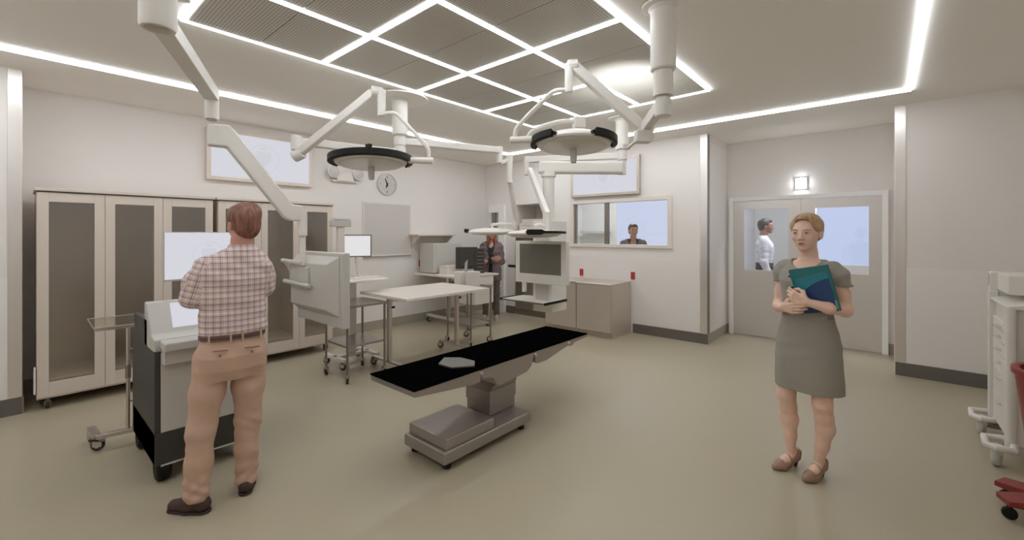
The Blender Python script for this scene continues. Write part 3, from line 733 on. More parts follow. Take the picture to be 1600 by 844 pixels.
con.add([(.0, y, z) for y, z in ((.02, .84), (.02, .92), (.13, .94), (.26, 1.135), (.34, 1.135), (.34, .84))]+[(.54, y, z) for y, z in ((.02, .84), (.02, .92), (.13, .94), (.26, 1.135), (.34, 1.135), (.34, .84))], [(0, 1, 2, 3, 4, 5), (11, 10, 9, 8, 7, 6)]+[(i, (i+1) % 6, 6+(i+1) % 6, 6+i) for i in range(6)])
part('control_console', con, M['lgrey'], t, .008)
part('keyboard_ledge', MB().box(.03, .53, -.11, .06, .86, .915), M['lgrey'], t, .01)
part('ledge_support', MB().box(.035, .52, -.06, .03, .765, .86), M['lgrey'], t, .008)
sl = Matrix.Translation((0, .13, .94)) @ Matrix.Rotation(math.atan2(.195, .13), 4, 'X')
part('touch_screen', MB().box(.12, .36, .03, .215, .002, .008, sl), M['screen_on'], t)
for x in (.05, .51):
    for y in (.06, .70):
        c = part('caster', MB().box(x-.03, x+.03, y-.03, y+.03, .09, .13), M['black'], t)
        part('wheel', MB().lathe([(.03, -.04), (.06, -.04), (.073, -.03), (.078, 0), (.073, .03), (.06, .04), (.03, .04)], n=26, mtx=Matrix.Translation((x, y, .078)) @ Matrix.Rotation(PI/2, 4, 'Y')), M['black'], c)
part('monitor_post', box(.28, .34, .306, .36, 1.1, 1.45), M['lgrey'], t, .005)
m_ = thing('console_monitor', 'lit white monitor with pale housing above the charcoal console', 'monitor', (.92, 3.75, 1.447))
part('housing', MB().box(-.262, .262, .0, .055, -.175, .168), M['lgrey'], m_, .006)
part('screen', box(-.256, .256, -.004, .0, -.163, .163), M['screen_on'], m_)
screen_emblem(m_, .5, .33, -.0052)

# ================================================================== operating table
t = thing('operating_table', 'low operating table with black pad and grey pedestal in the middle of the room', 'operating table', (2.63, 2.45, 0))
ox, oy = 2.63, 2.45
def bx(x0, x1, y0, y1, z0, z1): return box(x0-ox, x1-ox, y0-oy, y1-oy, z0, z1)
part('base', bx(1.865, 2.79, 2.215, 2.675, .05, .135), M['tablegrey'], t, .012)
part('base_cover', bx(1.895, 2.37, 2.235, 2.655, .135, .21), M['tablegrey'], t, .008)
part('pedestal', MB().box(2.49-ox, 2.80-ox, 2.40-oy, 2.67-oy, .135, .225), M['tablegrey'], t, .008)
part('pedestal_sleeve', MB().box(2.483-ox, 2.807-ox, 2.393-oy, 2.677-oy, .225, .335), M['tablegrey'], t, .006)
nk = MB(); b_ = [(-.147, -.057), (.177, -.057), (.177, .227), (-.147, .227)]; tp = [(-.02, -.12), (.15, -.12), (.15, .14), (-.02, .14)]
nk.add([(x, y, .335) for x, y in b_]+[(x, y, .50) for x, y in tp], [(0, 1, 2, 3), (7, 6, 5, 4)]+[(i, (i+1) % 4, 4+(i+1) % 4, 4+i) for i in range(4)])
part('pedestal_neck', nk, M['tablegrey'], t, .008)
for x, y in ((1.93, 2.27), (1.93, 2.62), (2.72, 2.27), (2.72, 2.62)):
    part('foot', MB().lathe([(.022, 0), (.03, .004), (.03, .02), (.018, .05)], (x-ox, y-oy, 0), n=18), M['black'], t)
def section(name, prof, y0=2.20, y1=2.70):
    m = MB(); n_ = len(prof)
    m.add([(x-ox, y0-oy, z) for x, z in prof]+[(x-ox, y1-oy, z) for x, z in prof], [tuple(range(n_)), tuple(range(2*n_-1, n_-1, -1))]+[(i, (i+1) % n_, n_+(i+1) % n_, n_+i) for i in range(n_)])
    return part(name, m, M['tablegrey'], t, .004)
zt = .622
section('head_frame', [(1.61, zt), (2.185, zt), (2.185, .535), (2.10, .535), (1.61, .585)])
cv = [(2.80, .56), (2.775, .515), (2.73, .485), (2.68, .475)]
section('seat_frame', [(2.195, zt), (2.815, zt), (2.81, .59)]+cv+[(2.60, .47), (2.40, .455), (2.36, .47), (2.32, .53), (2.27, .545), (2.22, .55), (2.195, .58)])
section('leg_frame', [(2.825, zt), (3.315, zt), (3.315, .575), (2.98, .515), (2.86, .515), (2.83, .54)])
section('foot_frame', [(3.325, zt), (3.645, zt), (3.645, .60), (3.42, .585), (3.40, .565), (3.35, .565), (3.325, .58)])
for x0, x1 in ((1.605, 2.189), (2.191, 2.819), (2.821, 3.319), (3.321, 3.655)):
    part('pad', bx(x0, x1, 2.197, 2.703, zt, .632), M['pad'], t, .002)
hexp = [(2.035, 2.49), (2.17, 2.583), (2.254, 2.486), (2.261, 2.338), (2.179, 2.254), (2.044, 2.349)]
hi = [(2.15+(x-2.15)*.72, 2.42+(y-2.42)*.72) for x, y in hexp]
M['insert'] = mat('insert_enamel', (.13, .118, .105), .4, .3); hb = MB(); n_ = 6
hb.add([(x-ox, y-oy, .633) for x, y in hexp]+[(x-ox, y-oy, .645) for x, y in hexp], [tuple(range(6))[::-1], tuple(range(6, 12))]+[(i, (i+1) % 6, 6+(i+1) % 6, 6+i) for i in range(6)])
part('pad_insert', hb, M['insert'], t, .002)
for x in (2.19, 2.82, 3.32):
    part('hinge_knob', MB().cyl((x-ox, 2.185-oy, .60), (x-ox, 2.20-oy, .60), .012), M['lgrey'], t)

# ================================================================== white supply cart at the right edge
t = thing('supply_cart', 'tall white medical drawer cart with bumper loops at the right edge', 'medical cart', (4.80, -.65, 0))
part('body', MB().box(-.29, .30, -.62, -.012, .13, 1.08), M['white'], t, .012)
part('corner_post', MB().cyl((-.31, .0, .12), (-.31, 0, 1.10), .028, n=18), M['white'], t)
part('corner_post', MB().box(.29, .33, -.03, .03, .12, 1.15), M['white'], t, .01)
zz = [.16, .40, .58, .70, .80, .89, .97]
for k in range(6):
    d = part('drawer', box(-.27, .28, -.012, .006, zz[k], zz[k+1]-.008), M['white'], t, .004)
    part('handle', MB().prism([(-.06, 0), (.06, 0), (.04, .018), (-.04, .018)], -.01, .004, 'z', Matrix.Translation((0, .006, zz[k+1]-.05))), M['lgrey'], d, .003)
tp = MB(); pr = [(-.62, 1.08), (.02, 1.08), (.02, 1.10), (-.30, 1.16), (-.62, 1.16)]
tp.add([(-.33, y, z) for y, z in pr]+[(.34, y, z) for y, z in pr], [(0, 1, 2, 3, 4), (9, 8, 7, 6, 5)]+[(i, (i+1) % 5, 5+(i+1) % 5, 5+i) for i in range(5)])
part('sloped_top', tp, M['white'], t, .006)
part('upper_unit', MB().box(-.1, .36, -.62, -.02, 1.16, 1.30).box(.30, .38, -.08, .02, 1.10, 1.30), M['white'], t, .01)
part('name_slot', box(.31, .35, .02, .024, 1.19, 1.27), M['lgrey'], t)
part('work_screen', box(-.315, -.31, -.50, -.10, .60, 1.02), M['laminate'], t, .003)
part('coiled_cable', MB().tube([(-.335+.012*math.cos(k*.9), -.08+.012*math.sin(k*.9), 1.05-.0035*k) for k in range(110)], .006, n=6), M['white'], t)
for x in (-.40, .22):
    part('bumper', MB().tube([(x+.12, -.02, .145), (x-.02, .0, .145), (x-.04, .08, .145), (x+.0, .125, .145), (x+.17, .115, .145), (x+.20, .03, .145), (x+.20, -.05, .145)], .022, n=10), M['white'], t)
    c = part('caster', MB().cyl((x+.04, .07, .08), (x+.04, .07, .145), .03), M['white'], t)
    part('wheel', MB().lathe([(.001, -.02), (.05, -.02), (.058, -.008), (.058, .008), (.05, .02), (.001, .02)], n=26, mtx=Matrix.Translation((x+.04, .07, .058)) @ Matrix.Rotation(math.radians(70), 4, 'Z') @ Matrix.Rotation(PI/2, 4, 'Y')), M['lgrey'], c)
for x in (-.2, .2):
    c = part('caster', MB().box(x-.04, x+.04, -.55, -.47, .09, .13), M['white'], t)
    part('wheel', MB().lathe([(.02, -.03), (.06, -.03), (.068, 0), (.06, .03), (.02, .03)], n=26, mtx=Matrix.Translation((x, -.51, .068)) @ Matrix.Rotation(PI/2, 4, 'Y')), M['lgrey'], c)
t = thing('notice_rail', 'narrow dark vertical rail standing between the white cart and the wall', 'rail', (5.35, -.68, 0))
part('post', box(-.012, .012, -.03, .03, .02, 1.0), M['steel_dark'], t, .003); part('cap', box(-.014, .014, -.032, .032, .93, 1.0), M['grey'], t); part('foot', box(-.08, .08, -.08, .08, 0, .02), M['steel_dark'], t)

# ================================================================== red waste bin stand
t = thing('waste_bin', 'dark red tapered bin on a red wheeled star base at the right frame edge', 'waste bin', (3.75, -.78, 0))
part('bin_body', MB().lathe([(.14, .16), (.155, .2), (.22, .80), (.235, .81), (.235, .84), (.22, .845), (.20, .84), (.15, .3), (.001, .3)], n=36), M['redbin'], t)
part('base_hub', MB().cyl((0, 0, .08), (0, 0, .18), .07), M['redbin'], t)
for k in range(5):
    a = math.radians((60, 110, 180, 250, 320)[k]); c_, s_ = math.cos(a), math.sin(a)
    m = MB(); m.add([(.04*c_-.075*-s_, .04*s_-.075*c_, .09), (.04*c_+.075*-s_, .04*s_+.075*c_, .09), (.30*c_+.055*-s_, .30*s_+.055*c_, .09), (.30*c_-.055*-s_, .30*s_-.055*c_, .09),
        (.04*c_-.075*-s_, .04*s_-.075*c_, .15), (.04*c_+.075*-s_, .04*s_+.075*c_, .15), (.30*c_+.055*-s_, .30*s_+.055*c_, .12), (.30*c_-.055*-s_, .30*s_-.055*c_, .12)], [(0, 3, 2, 1), (4, 5, 6, 7), (0, 1, 5, 4), (1, 2, 6, 5), (2, 3, 7, 6), (3, 0, 4, 7)])
    part('base_arm', m, M['redbin'], t, .004)
    c = part('caster', MB().cyl((.27*c_, .27*s_, .05), (.27*c_, .27*s_, .095), .012), M['black'], t)
    part('wheel', MB().lathe([(.015, -.018), (.03, -.014), (.033, 0), (.03, .014), (.015, .018)], n=20, mtx=Matrix.Translation((.27*c_, .27*s_, .033)) @ Matrix.Rotation(PI/2, 4, 'Y')), M['black'], c)

# added spot on the nearest column's arm, made up to brighten the diffuser field
ld = bpy.data.lights.new('added_uplight', 'SPOT'); ld.energy = 62; ld.spot_size = math.radians(96); ld.spot_blend = 1.; ld.shadow_soft_size = .03; ld.color = (.92, .95, 1.)
lo_ = bpy.data.objects.new('added_uplight', ld); COL.objects.link(lo_); lo_.location = (3.52, 1.72, 2.405)
lo_.rotation_euler = Vector((.27, .16, .62)).to_track_quat('-Z', 'Y').to_euler()
# ================================================================== organic figures: smooth-blended volumes turned into one surface
class Vol:
    def __init__(s): s.pr = []
    def rc(s, a, b, ra, rb, k=.02, flat=None):          # tapered capsule; flat=(axis, factor)
        s.pr.append(('rc', np.array(a, float), np.array(b, float), ra, rb, k, flat)); return s
    def chain(s, pts, k=.02, flat=None):
        for p, q in zip(pts, pts[1:]): s.rc(p[:3], q[:3], p[3], q[3], k, flat)
        return s
    def el(s, c, r, k=.02, rot=None):
        s.pr.append(('el', np.array(c, float), np.array(r, float), k, None if rot is None else np.array(rot.to_3x3()))); return s
    def loft(s, secs, k=.02, p=2.4):                    # stack of super-ellipses (z, cx, cy, rx, ry)
        s.pr.append(('lo', sorted(secs), k, p)); return s
    def bounds(s):
        lo = np.full(3, 9.); hi = -lo
        for q in s.pr:
            if q[0] == 'rc': r = max(q[3], q[4])*1.3; a = np.minimum(q[1], q[2])-r; b = np.maximum(q[1], q[2])+r
            elif q[0] == 'el': r = q[2].max(); a = q[1]-r; b = q[1]+r
            else:
                L = np.array(q[1]); a = np.array([(L[:, 1]-L[:, 3]).min(), (L[:, 2]-L[:, 4]).min(), L[0, 0]]); b = np.array([(L[:, 1]+L[:, 3]).max(), (L[:, 2]+L[:, 4]).max(), L[-1, 0]])
            lo = np.minimum(lo, a); hi = np.maximum(hi, b)
        return lo, hi
    def field(s, h, cut=None, wob=None, pad=.03, infl=0.):
        lo, hi = s.bounds(); lo = lo-pad-infl; hi = hi+pad+infl
        n = np.ceil((hi-lo)/h).astype(int)+1
        ax = [lo[i]+h*np.arange(n[i]) for i in range(3)]
        F = np.full(n, .2, np.float32)
        for q in s.pr:
            one = Vol(); one.pr = [q]; l1, h1 = one.bounds(); m = .06+infl
            i0 = np.maximum(((l1-m-lo)/h).astype(int), 0); i1 = np.minimum(((h1+m-lo)/h).astype(int)+2, n)
            X, Y, Z = np.meshgrid(ax[0][i0[0]:i1[0]], ax[1][i0[1]:i1[1]], ax[2][i0[2]:i1[2]], indexing='ij')
            if q[0] == 'rc':
                _, a, b, ra, rb, k, fl = q
                if fl is not None:
                    axi, fc = fl; sc_ = [1, 1, 1]; sc_[axi] = 1/fc
                else: sc_ = [1, 1, 1]
                px, py, pz = (X-a[0])*sc_[0], (Y-a[1])*sc_[1], (Z-a[2])*sc_[2]
                d = (b-a)*np.array(sc_); t = np.clip((px*d[0]+py*d[1]+pz*d[2])/max(d@d, 1e-9), 0, 1)
                D = np.sqrt((px-d[0]*t)**2+(py-d[1]*t)**2+(pz-d[2]*t)**2)-(ra+(rb-ra)*t)
                if fl is not None: D = D*(fl[1] if fl[1] < 1 else 1)
            elif q[0] == 'el':
                _, c, r, k, R = q
                P = np.stack([X-c[0], Y-c[1], Z-c[2]], -1)
                if R is not None: P = P @ R
                k0 = np.sqrt(((P/r)**2).sum(-1)); k1 = np.sqrt(((P/(r*r))**2).sum(-1))+1e-9; D = k0*(k0-1)/k1
            else:
                _, L, k, p = q; L = np.array(L); zz = Z[0, 0, :]
                g = [np.interp(zz, L[:, 0], L[:, c])[None, None, :] for c in (1, 2, 3, 4)]
                # smooth the piecewise profile a little
                u = (np.abs(X-g[0])/g[2])**p+(np.abs(Y-g[1])/g[3])**p; u = u**(1/p)
                D = (u-1)*np.minimum(g[2], g[3])*.95
                D = np.maximum(D, np.maximum(L[0, 0]-Z, Z-L[-1, 0]))
            G = F[i0[0]:i1[0], i0[1]:i1[1], i0[2]:i1[2]]; D = D.astype(np.float32)
            hh = np.clip(.5+.5*(G-D)/k, 0, 1)
            G[...] = G*(1-hh)+D*hh-k*hh*(1-hh)
        if infl: F -= infl
        if wob or cut:
            X, Y, Z = np.meshgrid(*ax, indexing='ij')
            if wob: F += wob(X, Y, Z).astype(np.float32)
            if cut: F = np.maximum(F, cut(X, Y, Z).astype(np.float32))
        return F, lo, h
def surf_mesh(name, F, lo, h, uvf=None):
    ins = F < 0
    c = [ins[i:ins.shape[0]-1+i, j:ins.shape[1]-1+j, k:ins.shape[2]-1+k] for i in (0, 1) for j in (0, 1) for k in (0, 1)]
    anyi = np.logical_or.reduce(c); alli = np.logical_and.reduce(c); mask = anyi & ~alli
    cells = np.argwhere(mask); ids = np.full(mask.shape, -1, np.int64); ids[mask] = np.arange(len(cells))
    acc = np.zeros((len(cells), 3)); cnt = np.zeros(len(cells))
    I, J, K = cells.T
    for a0, a1 in [((0,0,0),(1,0,0)),((0,1,0),(1,1,0)),((0,0,1),(1,0,1)),((0,1,1),(1,1,1)),((0,0,0),(0,1,0)),((1,0,0),(1,1,0)),((0,0,1),(0,1,1)),((1,0,1),(1,1,1)),((0,0,0),(0,0,1)),((1,0,0),(1,0,1)),((0,1,0),(0,1,1)),((1,1,0),(1,1,1))]:
        f0 = F[I+a0[0], J+a0[1], K+a0[2]]; f1 = F[I+a1[0], J+a1[1], K+a1[2]]
        m = (f0 < 0) != (f1 < 0); t = np.where(m, f0/(f0-f1+1e-12*(~m)), 0)
        for d in range(3): acc[:, d] += np.where(m, a0[d]+t*(a1[d]-a0[d]), 0)
        cnt += m
    V = lo+h*(cells+acc/cnt[:, None])
    quads = []
    for ax_ in range(3):
        b, c_ = (ax_+1) % 3, (ax_+2) % 3
        sl0 = [slice(None)]*3; sl1 = [slice(None)]*3; sl0[ax_] = slice(0, -1); sl1[ax_] = slice(1, None)
        E0 = ins[tuple(sl0)]; E1 = ins[tuple(sl1)]
        e = np.argwhere(E0 != E1); e = e[(e[:, b] > 0) & (e[:, c_] > 0) & (e[:, b] < F.shape[b]-1) & (e[:, c_] < F.shape[c_]-1)]
        def cid(db, dc):
            q = e.copy(); q[:, b] += db; q[:, c_] += dc; return ids[q[:, 0], q[:, 1], q[:, 2]]
        Q = np.stack([cid(-1, -1), cid(0, -1), cid(0, 0), cid(-1, 0)], 1)
        fl = E0[e[:, 0], e[:, 1], e[:, 2]]; Q[~fl] = Q[~fl][:, ::-1]
        quads.append(Q)
    Q = np.concatenate(quads); Q = Q[(Q >= 0).all(1)]
    me = bpy.data.meshes.new(name); me.vertices.add(len(V)); me.vertices.foreach_set('co', V.astype(np.float32).ravel())
    me.loops.add(Q.size); me.loops.foreach_set('vertex_index', Q.ravel().astype(np.int32))
    me.polygons.add(len(Q)); me.polygons.foreach_set('loop_start', np.arange(0, Q.size, 4, dtype=np.int32)); me.polygons.foreach_set('loop_total', np.full(len(Q), 4, np.int32))
    me.polygons.foreach_set('use_smooth', np.ones(len(Q), bool))
    me.update(calc_edges=True); me.validate()
    if uvf is not None:
        at = me.attributes.new('weave', 'FLOAT_VECTOR', 'POINT'); W = uvf(V).astype(np.float32); at.data.foreach_set('vector', W.ravel())
    return me
def body(name, vol, m, parent, h=.006, cut=None, wob=None, infl=0., uvf=None):
    F, lo, hh = vol.field(h, cut, wob, infl=infl)
    return part(name, surf_mesh(name, F, lo, hh, uvf), m, parent)
def folds(amp, f1, f2, seed=0.):
    def w(X, Y, Z):
        return amp*(np.sin(X*f1+4*np.sin(Z*f2*.5+seed)+Y*f1*.6)*np.sin(Z*f2+2.2*np.sin(X*9+Y*7+seed)+seed)+.5*np.sin(Z*f2*1.9+X*f1*.8+Y*13+seed*2))
    return w
def coords_uv(arms, R=.16):
    # cloth coordinates: around the body / up it; on a sleeve around / along it
    def f(V):
        ang = np.arctan2(V[:, 1], V[:, 0]); U = np.stack([V[:, 0]*.0+ang*R, V[:, 2], V[:, 2]*0], 1)
        U[:, 0] = np.where(np.abs(V[:, 1]) > 0, V[:, 0]*(1.0)*np.sign(V[:, 1]+1e-9)+0*ang, U[:, 0])
        for a, b, r in arms:
            a, b = np.array(a), np.array(b); d = b-a; L = np.linalg.norm(d); d = d/L
            t = (V-a) @ d; q = V-a-np.outer(t, d); D = np.linalg.norm(q, axis=1)
            m = (t > -.02) & (t < L+.03) & (D < r)
            e1 = np.cross(d, [0, 1, .1]); e1 /= np.linalg.norm(e1); e2 = np.cross(d, e1)
            an = np.arctan2(q @ e2, q @ e1)
            U[m, 0] = (an*.055)[m]; U[m, 1] = t[m]
        return U
    return f

def skin(name, col, rough=.48):
    m = mat(name, col, rough, noise_amt=.05, nscale=30); b = m.node_tree.nodes['Principled BSDF']
    b.inputs['Subsurface Weight'].default_value = .12; b.inputs['Subsurface Radius'].default_value = (.02, .008, .004); b.inputs['Subsurface Scale'].default_value = .3
    return m
def weave_nodes(m):
    nt = m.node_tree; at = nt.nodes.new('ShaderNodeAttribute'); at.attribute_name = 'weave'
    sx = nt.nodes.new('ShaderNodeSeparateXYZ'); nt.links.new(at.outputs['Vector'], sx.inputs[0]); return nt, sx
def math_n(nt, op, a, b=None):
    n = nt.nodes.new('ShaderNodeMath'); n.operation = op
    for i, v in enumerate((a, b)):
        if v is None: continue
        if isinstance(v, (int, float)): n.inputs[i].default_value = v
        else: nt.links.new(v, n.inputs[i])
    return n.outputs[0]
def stripe(nt, src, period, phase, width):
    f = math_n(nt, 'FRACT', math_n(nt, 'ADD', math_n(nt, 'MULTIPLY', src, 1/period), phase+100))
    return math_n(nt, 'LESS_THAN', f, width)
def plaid(name):
    m = mat(name, (.56, .44, .36), .85); nt, sx = weave_nodes(m); b = nt.nodes['Principled BSDF']
    cur = None; base = (.78, .67, .61, 1)
    layers = []
    P = .034
    for ax, ph in (('X', 0), ('Y', .0)):
        layers += [(ax, P, .02, .14, (.10, .085, .16, 1), .75), (ax, P, .30, .16, (.50, .27, .27, 1), .55), (ax, P, .62, .10, (.66, .56, .50, 1), .6), (ax, P, .80, .10, (.40, .20, .22, 1), .5)]
    prev = None
    for ax, per, ph, wd_, col, op in layers:
        s_ = stripe(nt, sx.outputs[ax], per, ph, wd_); s_ = math_n(nt, 'MULTIPLY', s_, op)
        mx = nt.nodes.new('ShaderNodeMixRGB'); nt.links.new(s_, mx.inputs[0]); mx.inputs[2].default_value = col
        if prev is None: mx.inputs[1].default_value = base
        else: nt.links.new(prev, mx.inputs[1])
        prev = mx.outputs[0]
    nt.links.new(prev, b.inputs['Base Color']); return m
def tweed(name, c0, c1, per):
    m = mat(name, c0, .85); nt, sx = weave_nodes(m); b = nt.nodes['Principled BSDF']
    s_ = math_n(nt, 'MULTIPLY', math_n(nt, 'ADD', stripe(nt, sx.outputs['X'], per, 0, .5), stripe(nt, sx.outputs['Y'], per*.8, 0, .5)), .5)
    mx = nt.nodes.new('ShaderNodeMixRGB'); mx.inputs[1].default_value = (*c0, 1); mx.inputs[2].default_value = (*c1, 1); nt.links.new(s_, mx.inputs[0]); nt.links.new(mx.outputs[0], b.inputs['Base Color'])
    return m
def hairmat(name, c0, c1, scale=55):
    m = mat(name, c0, .5); nt = m.node_tree; b = nt.nodes['Principled BSDF']
    tc = nt.nodes.new('ShaderNodeTexCoord'); mp = nt.nodes.new('ShaderNodeMapping'); mp.inputs['Scale'].default_value = (scale, scale, scale*.12)
    n = nt.nodes.new('ShaderNodeTexNoise'); n.inputs['Scale'].default_value = 1.; n.inputs['Detail'].default_value = 4
    nt.links.new(tc.outputs['Object'], mp.inputs[0]); nt.links.new(mp.outputs[0], n.inputs['Vector'])
    r = nt.nodes.new('ShaderNodeValToRGB'); r.color_ramp.elements[0].position = .35; r.color_ramp.elements[1].position = .68
    r.color_ramp.elements[0].color = (*c0, 1); r.color_ramp.elements[1].color = (*c1, 1)
    nt.links.new(n.outputs['Fac'], r.inputs[0]); nt.links.new(r.outputs[0], b.inputs['Base Color'])
    bp = nt.nodes.new('ShaderNodeBump'); bp.inputs['Strength'].default_value = .5; bp.inputs['Distance'].default_value = .004; nt.links.new(n.outputs['Fac'], bp.inputs['Height']); nt.links.new(bp.outputs[0], b.inputs['Normal'])
    return m

# ---- a head in its own frame: origin at the head centre, +y is where the face looks, unit = face metres
def head_vol(v, c, R, fem=False, k=.012, s=1.):
    """add a head (skull, jaw, nose, lips, brow, ears, chin) to the volume; R = rotation matrix, c = centre between the ears"""
    def T(p): q = Vector(p)*s; q = R @ q; return (c[0]+q.x, c[1]+q.y, c[2]+q.z)
    def E(p, r, k_=k, rot=None):
        m = R if rot is None else R @ rot
        v.el(T(p), [x*s for x in r], k_, m)
    E((0, -.012, .035), (.074, .094, .088), .02)                 # skull
    E((0, .030, .005), (.064, .066, .085), .02)                  # face
    E((0, .038, -.052), (.050, .048, .052), .022)                # jaw
    E((0, .068, -.090 if not fem else -.086), (.020, .018, .016), .022)     # chin
    for sx in (-1, 1):
        E((sx*.036, .062, -.020), (.022, .020, .020), .02)       # cheek
        E((sx*.030, .083, .030), (.024, .010, .008), .012)       # brow
        E((sx*.074, -.008, -.004), (.010, .018, .030), .006, Matrix.Rotation(.25*sx, 3, 'Z'))   # ear
        E((sx*.030, .086, .010), (.0155, .010, .0085), .006)       # lids
    v.rc(T((0, .088, .022)), T((0, .106, -.022)), .0085*s, .0115*s, .010)     # nose
    for sx in (-1, 1): E((sx*.012, .098, -.028), (.0085, .0095, .0075), .006)
    E((0, .084, -.055), (.024, .013, .012), .010)                 # mouth mound
def face_parts(par, c, R, s, iris=(.10, .13, .14), lip=(.42, .17, .14), brow=(.25, .16, .09), open_=.0):
    def T(p): q = R @ (Vector(p)*s); return (c[0]+q.x, c[1]+q.y, c[2]+q.z)
    M4 = R.to_4x4()
    def blob(name, p, r, m, rot=None):
        me = MB(); mm = Matrix.Translation(T(p)) @ M4 @ (rot.to_4x4() if rot is not None else Matrix.Identity(4)) @ Matrix.Diagonal((r[0]*s, r[1]*s, r[2]*s, 1))
        pr = [(math.cos(a)+1e-4, math.sin(a)) for a in [(-PI/2+PI*i/10) for i in range(11)]]
        me.lathe(pr, n=18, mtx=mm); return part(name, me, m, par)
    white = M.setdefault('eye_white', mat('eye_white', (.62, .58, .55), .25)); ir = mat('iris', iris, .2); lp_ = mat('lips', lip, .4); bw = mat('eyebrow', brow, .8)
    pup = M.setdefault('pupil', mat('pupil', (.01, .01, .01), .15))
    for sx in (-1, 1):
        e = blob('eye', (sx*.030, .0885, .0100), (.0135, .0090, .0060), white)
        b = blob('iris', (sx*.030-.0, .0945, .0100), (.0058, .0038, .0058), ir); b.parent = e
        b = blob('pupil', (sx*.030, .0966, .0100), (.0024, .0024, .0024), pup); b.parent = e
        l = blob('eyelid', (sx*.030, .0900, .0150), (.0155, .0092, .0020), bw, Matrix.Rotation(.06*sx, 3, 'Y')); l.parent = e
        blob('eyebrow', (sx*.031, .0930, .0300), (.0175, .0042, .0021), bw, Matrix.Rotation(-.12*sx, 3, 'Y'))
    blob('lips', (0, .0955, -.0515), (.0195, .0065, .0042), lp_)
    blob('lips', (0, .0950, -.0600-open_), (.0170, .0070, .0050), lp_)
    if open_ > 0: blob('mouth_gap', (0, .0985, -.0555), (.0125, .0035, .0022), mat('mouth_dark', (.07, .02, .02), .6))

def hand_vol(v, wrist, dirv, palm_n, side, s=1., curl=(.5, .6, .6, .7), thumb=(.6, .3), spread=.10, k=.006):
    """palm + four fingers of two bends + thumb leaving the side of the palm. dirv: wrist->knuckles, palm_n: palm normal, side=+1/-1 thumb side"""
    d = Vector(dirv).normalized(); n = Vector(palm_n); n = (n-d*n.dot(d)).normalized(); t = d.cross(n)*side     # t: toward the thumb
    w_ = Vector(wrist); kn = []
    for i in range(4):
        off = (.030-.020*i)*s; L = (.088, .092, .087, .078)[i]*s
        K = w_+d*L+t*off; kn.append(K); v.rc(w_+d*.01*s+t*off*.55, K, .0135*s, .0115*s, .012)
    lens = ((.042, .024, .020), (.046, .028, .021), (.042, .026, .021), (.033, .020, .018))
    for i in range(4):
        a = 0.; P = kn[i]; dd = (d+t*(spread*(1.5-i)/1.5)).normalized(); r = (.0095, .0098, .0092, .0082)[i]*s
        ax = dd.cross(n)
        for j in range(3):
            a += curl[i]*(1., 1.15, .7)[j]
            q = dd*math.cos(a)+n*math.sin(a); Q = P+q*lens[i][j]*s
            v.rc(P, Q, r*(1-.07*j), r*(1-.07*(j+1)), k); P = Q
    b = w_+d*.022*s+t*.022*s; m1 = b+(t*.75+d*.62+n*.28).normalized()*.042*s
    q1 = (t*.35*thumb[0]+d*.9+n*thumb[0]).normalized(); m2 = m1+q1*.034*s; q2 = (d*.9+n*(thumb[0]+thumb[1])-t*thumb[1]).normalized(); m3 = m2+q2*.026*s
    v.rc(b, m1, .0155*s, .0125*s, .012); v.rc(m1, m2, .0118*s, .0105*s, k); v.rc(m2, m3, .0105*s, .0088*s, k)
# ------------------------------------------------------------------ man seen from behind
def rotz(a): return Matrix.Rotation(math.radians(a), 3, 'Z')
def hair_part(par, c, R, s, blobs, m, cutf=None, h=.004, name='hair', wobble=.0015):
    v = Vol()
    for p, r, k in blobs:
        q = R @ (Vector(p)*s); v.el((c[0]+q.x, c[1]+q.y, c[2]+q.z), [x*s for x in r], k, R)
    RI = np.array(R.transposed())
    def loc(X, Y, Z):
        P = np.stack([X-c[0], Y-c[1], Z-c[2]], -1) @ np.array(R); return P[..., 0]/s, P[..., 1]/s, P[..., 2]/s
    def cut(X, Y, Z):
        x, y, z = loc(X, Y, Z); return cutf(x, y, z)
    def wob(X, Y, Z):
        x, y, z = loc(X, Y, Z); a = np.arctan2(x, y+.02); return wobble*(np.sin(a*23+z*30)+.6*np.sin(a*41-z*55))
    return body(name, v, m, par, h, cut if cutf else None, wob)

def shoe(par, heel, toe, m, sole_m, w=.048, H=.07, name='shoe', lift=0.):
    """closed shoe from heel to toe points on the ground (local xy)"""
    a, b = Vector((heel[0], heel[1], 0)), Vector((toe[0], toe[1], 0)); d = (b-a); L = d.length; d.normalize()
    v = Vol(); P = lambda u, z: tuple(a+d*u*L+Vector((0, 0, z)))
    v.rc(P(.10, .045), P(.45, .045), w*.72, w*.85, .02); v.rc(P(.45, .038), P(.86, .030), w*.86, w*.68, .02); v.rc(P(.14, .05), P(.16, .095), w*.70, w*.62, .02); v.rc(P(.25, .07), P(.6, .05), w*.62, w*.6, .02)
    o = body(name, v, m, par, .005, lambda X, Y, Z: .010-Z)
    s_ = Vol(); s_.rc(P(.10, .0), P(.45, .0), w*.78, w*.92, .01); s_.rc(P(.45, .0), P(.86, .0), w*.92, w*.76, .01)
    q = body('sole', s_, sole_m, o, .005, lambda X, Y, Z: np.maximum(.0005-Z, Z-.014))
    return o

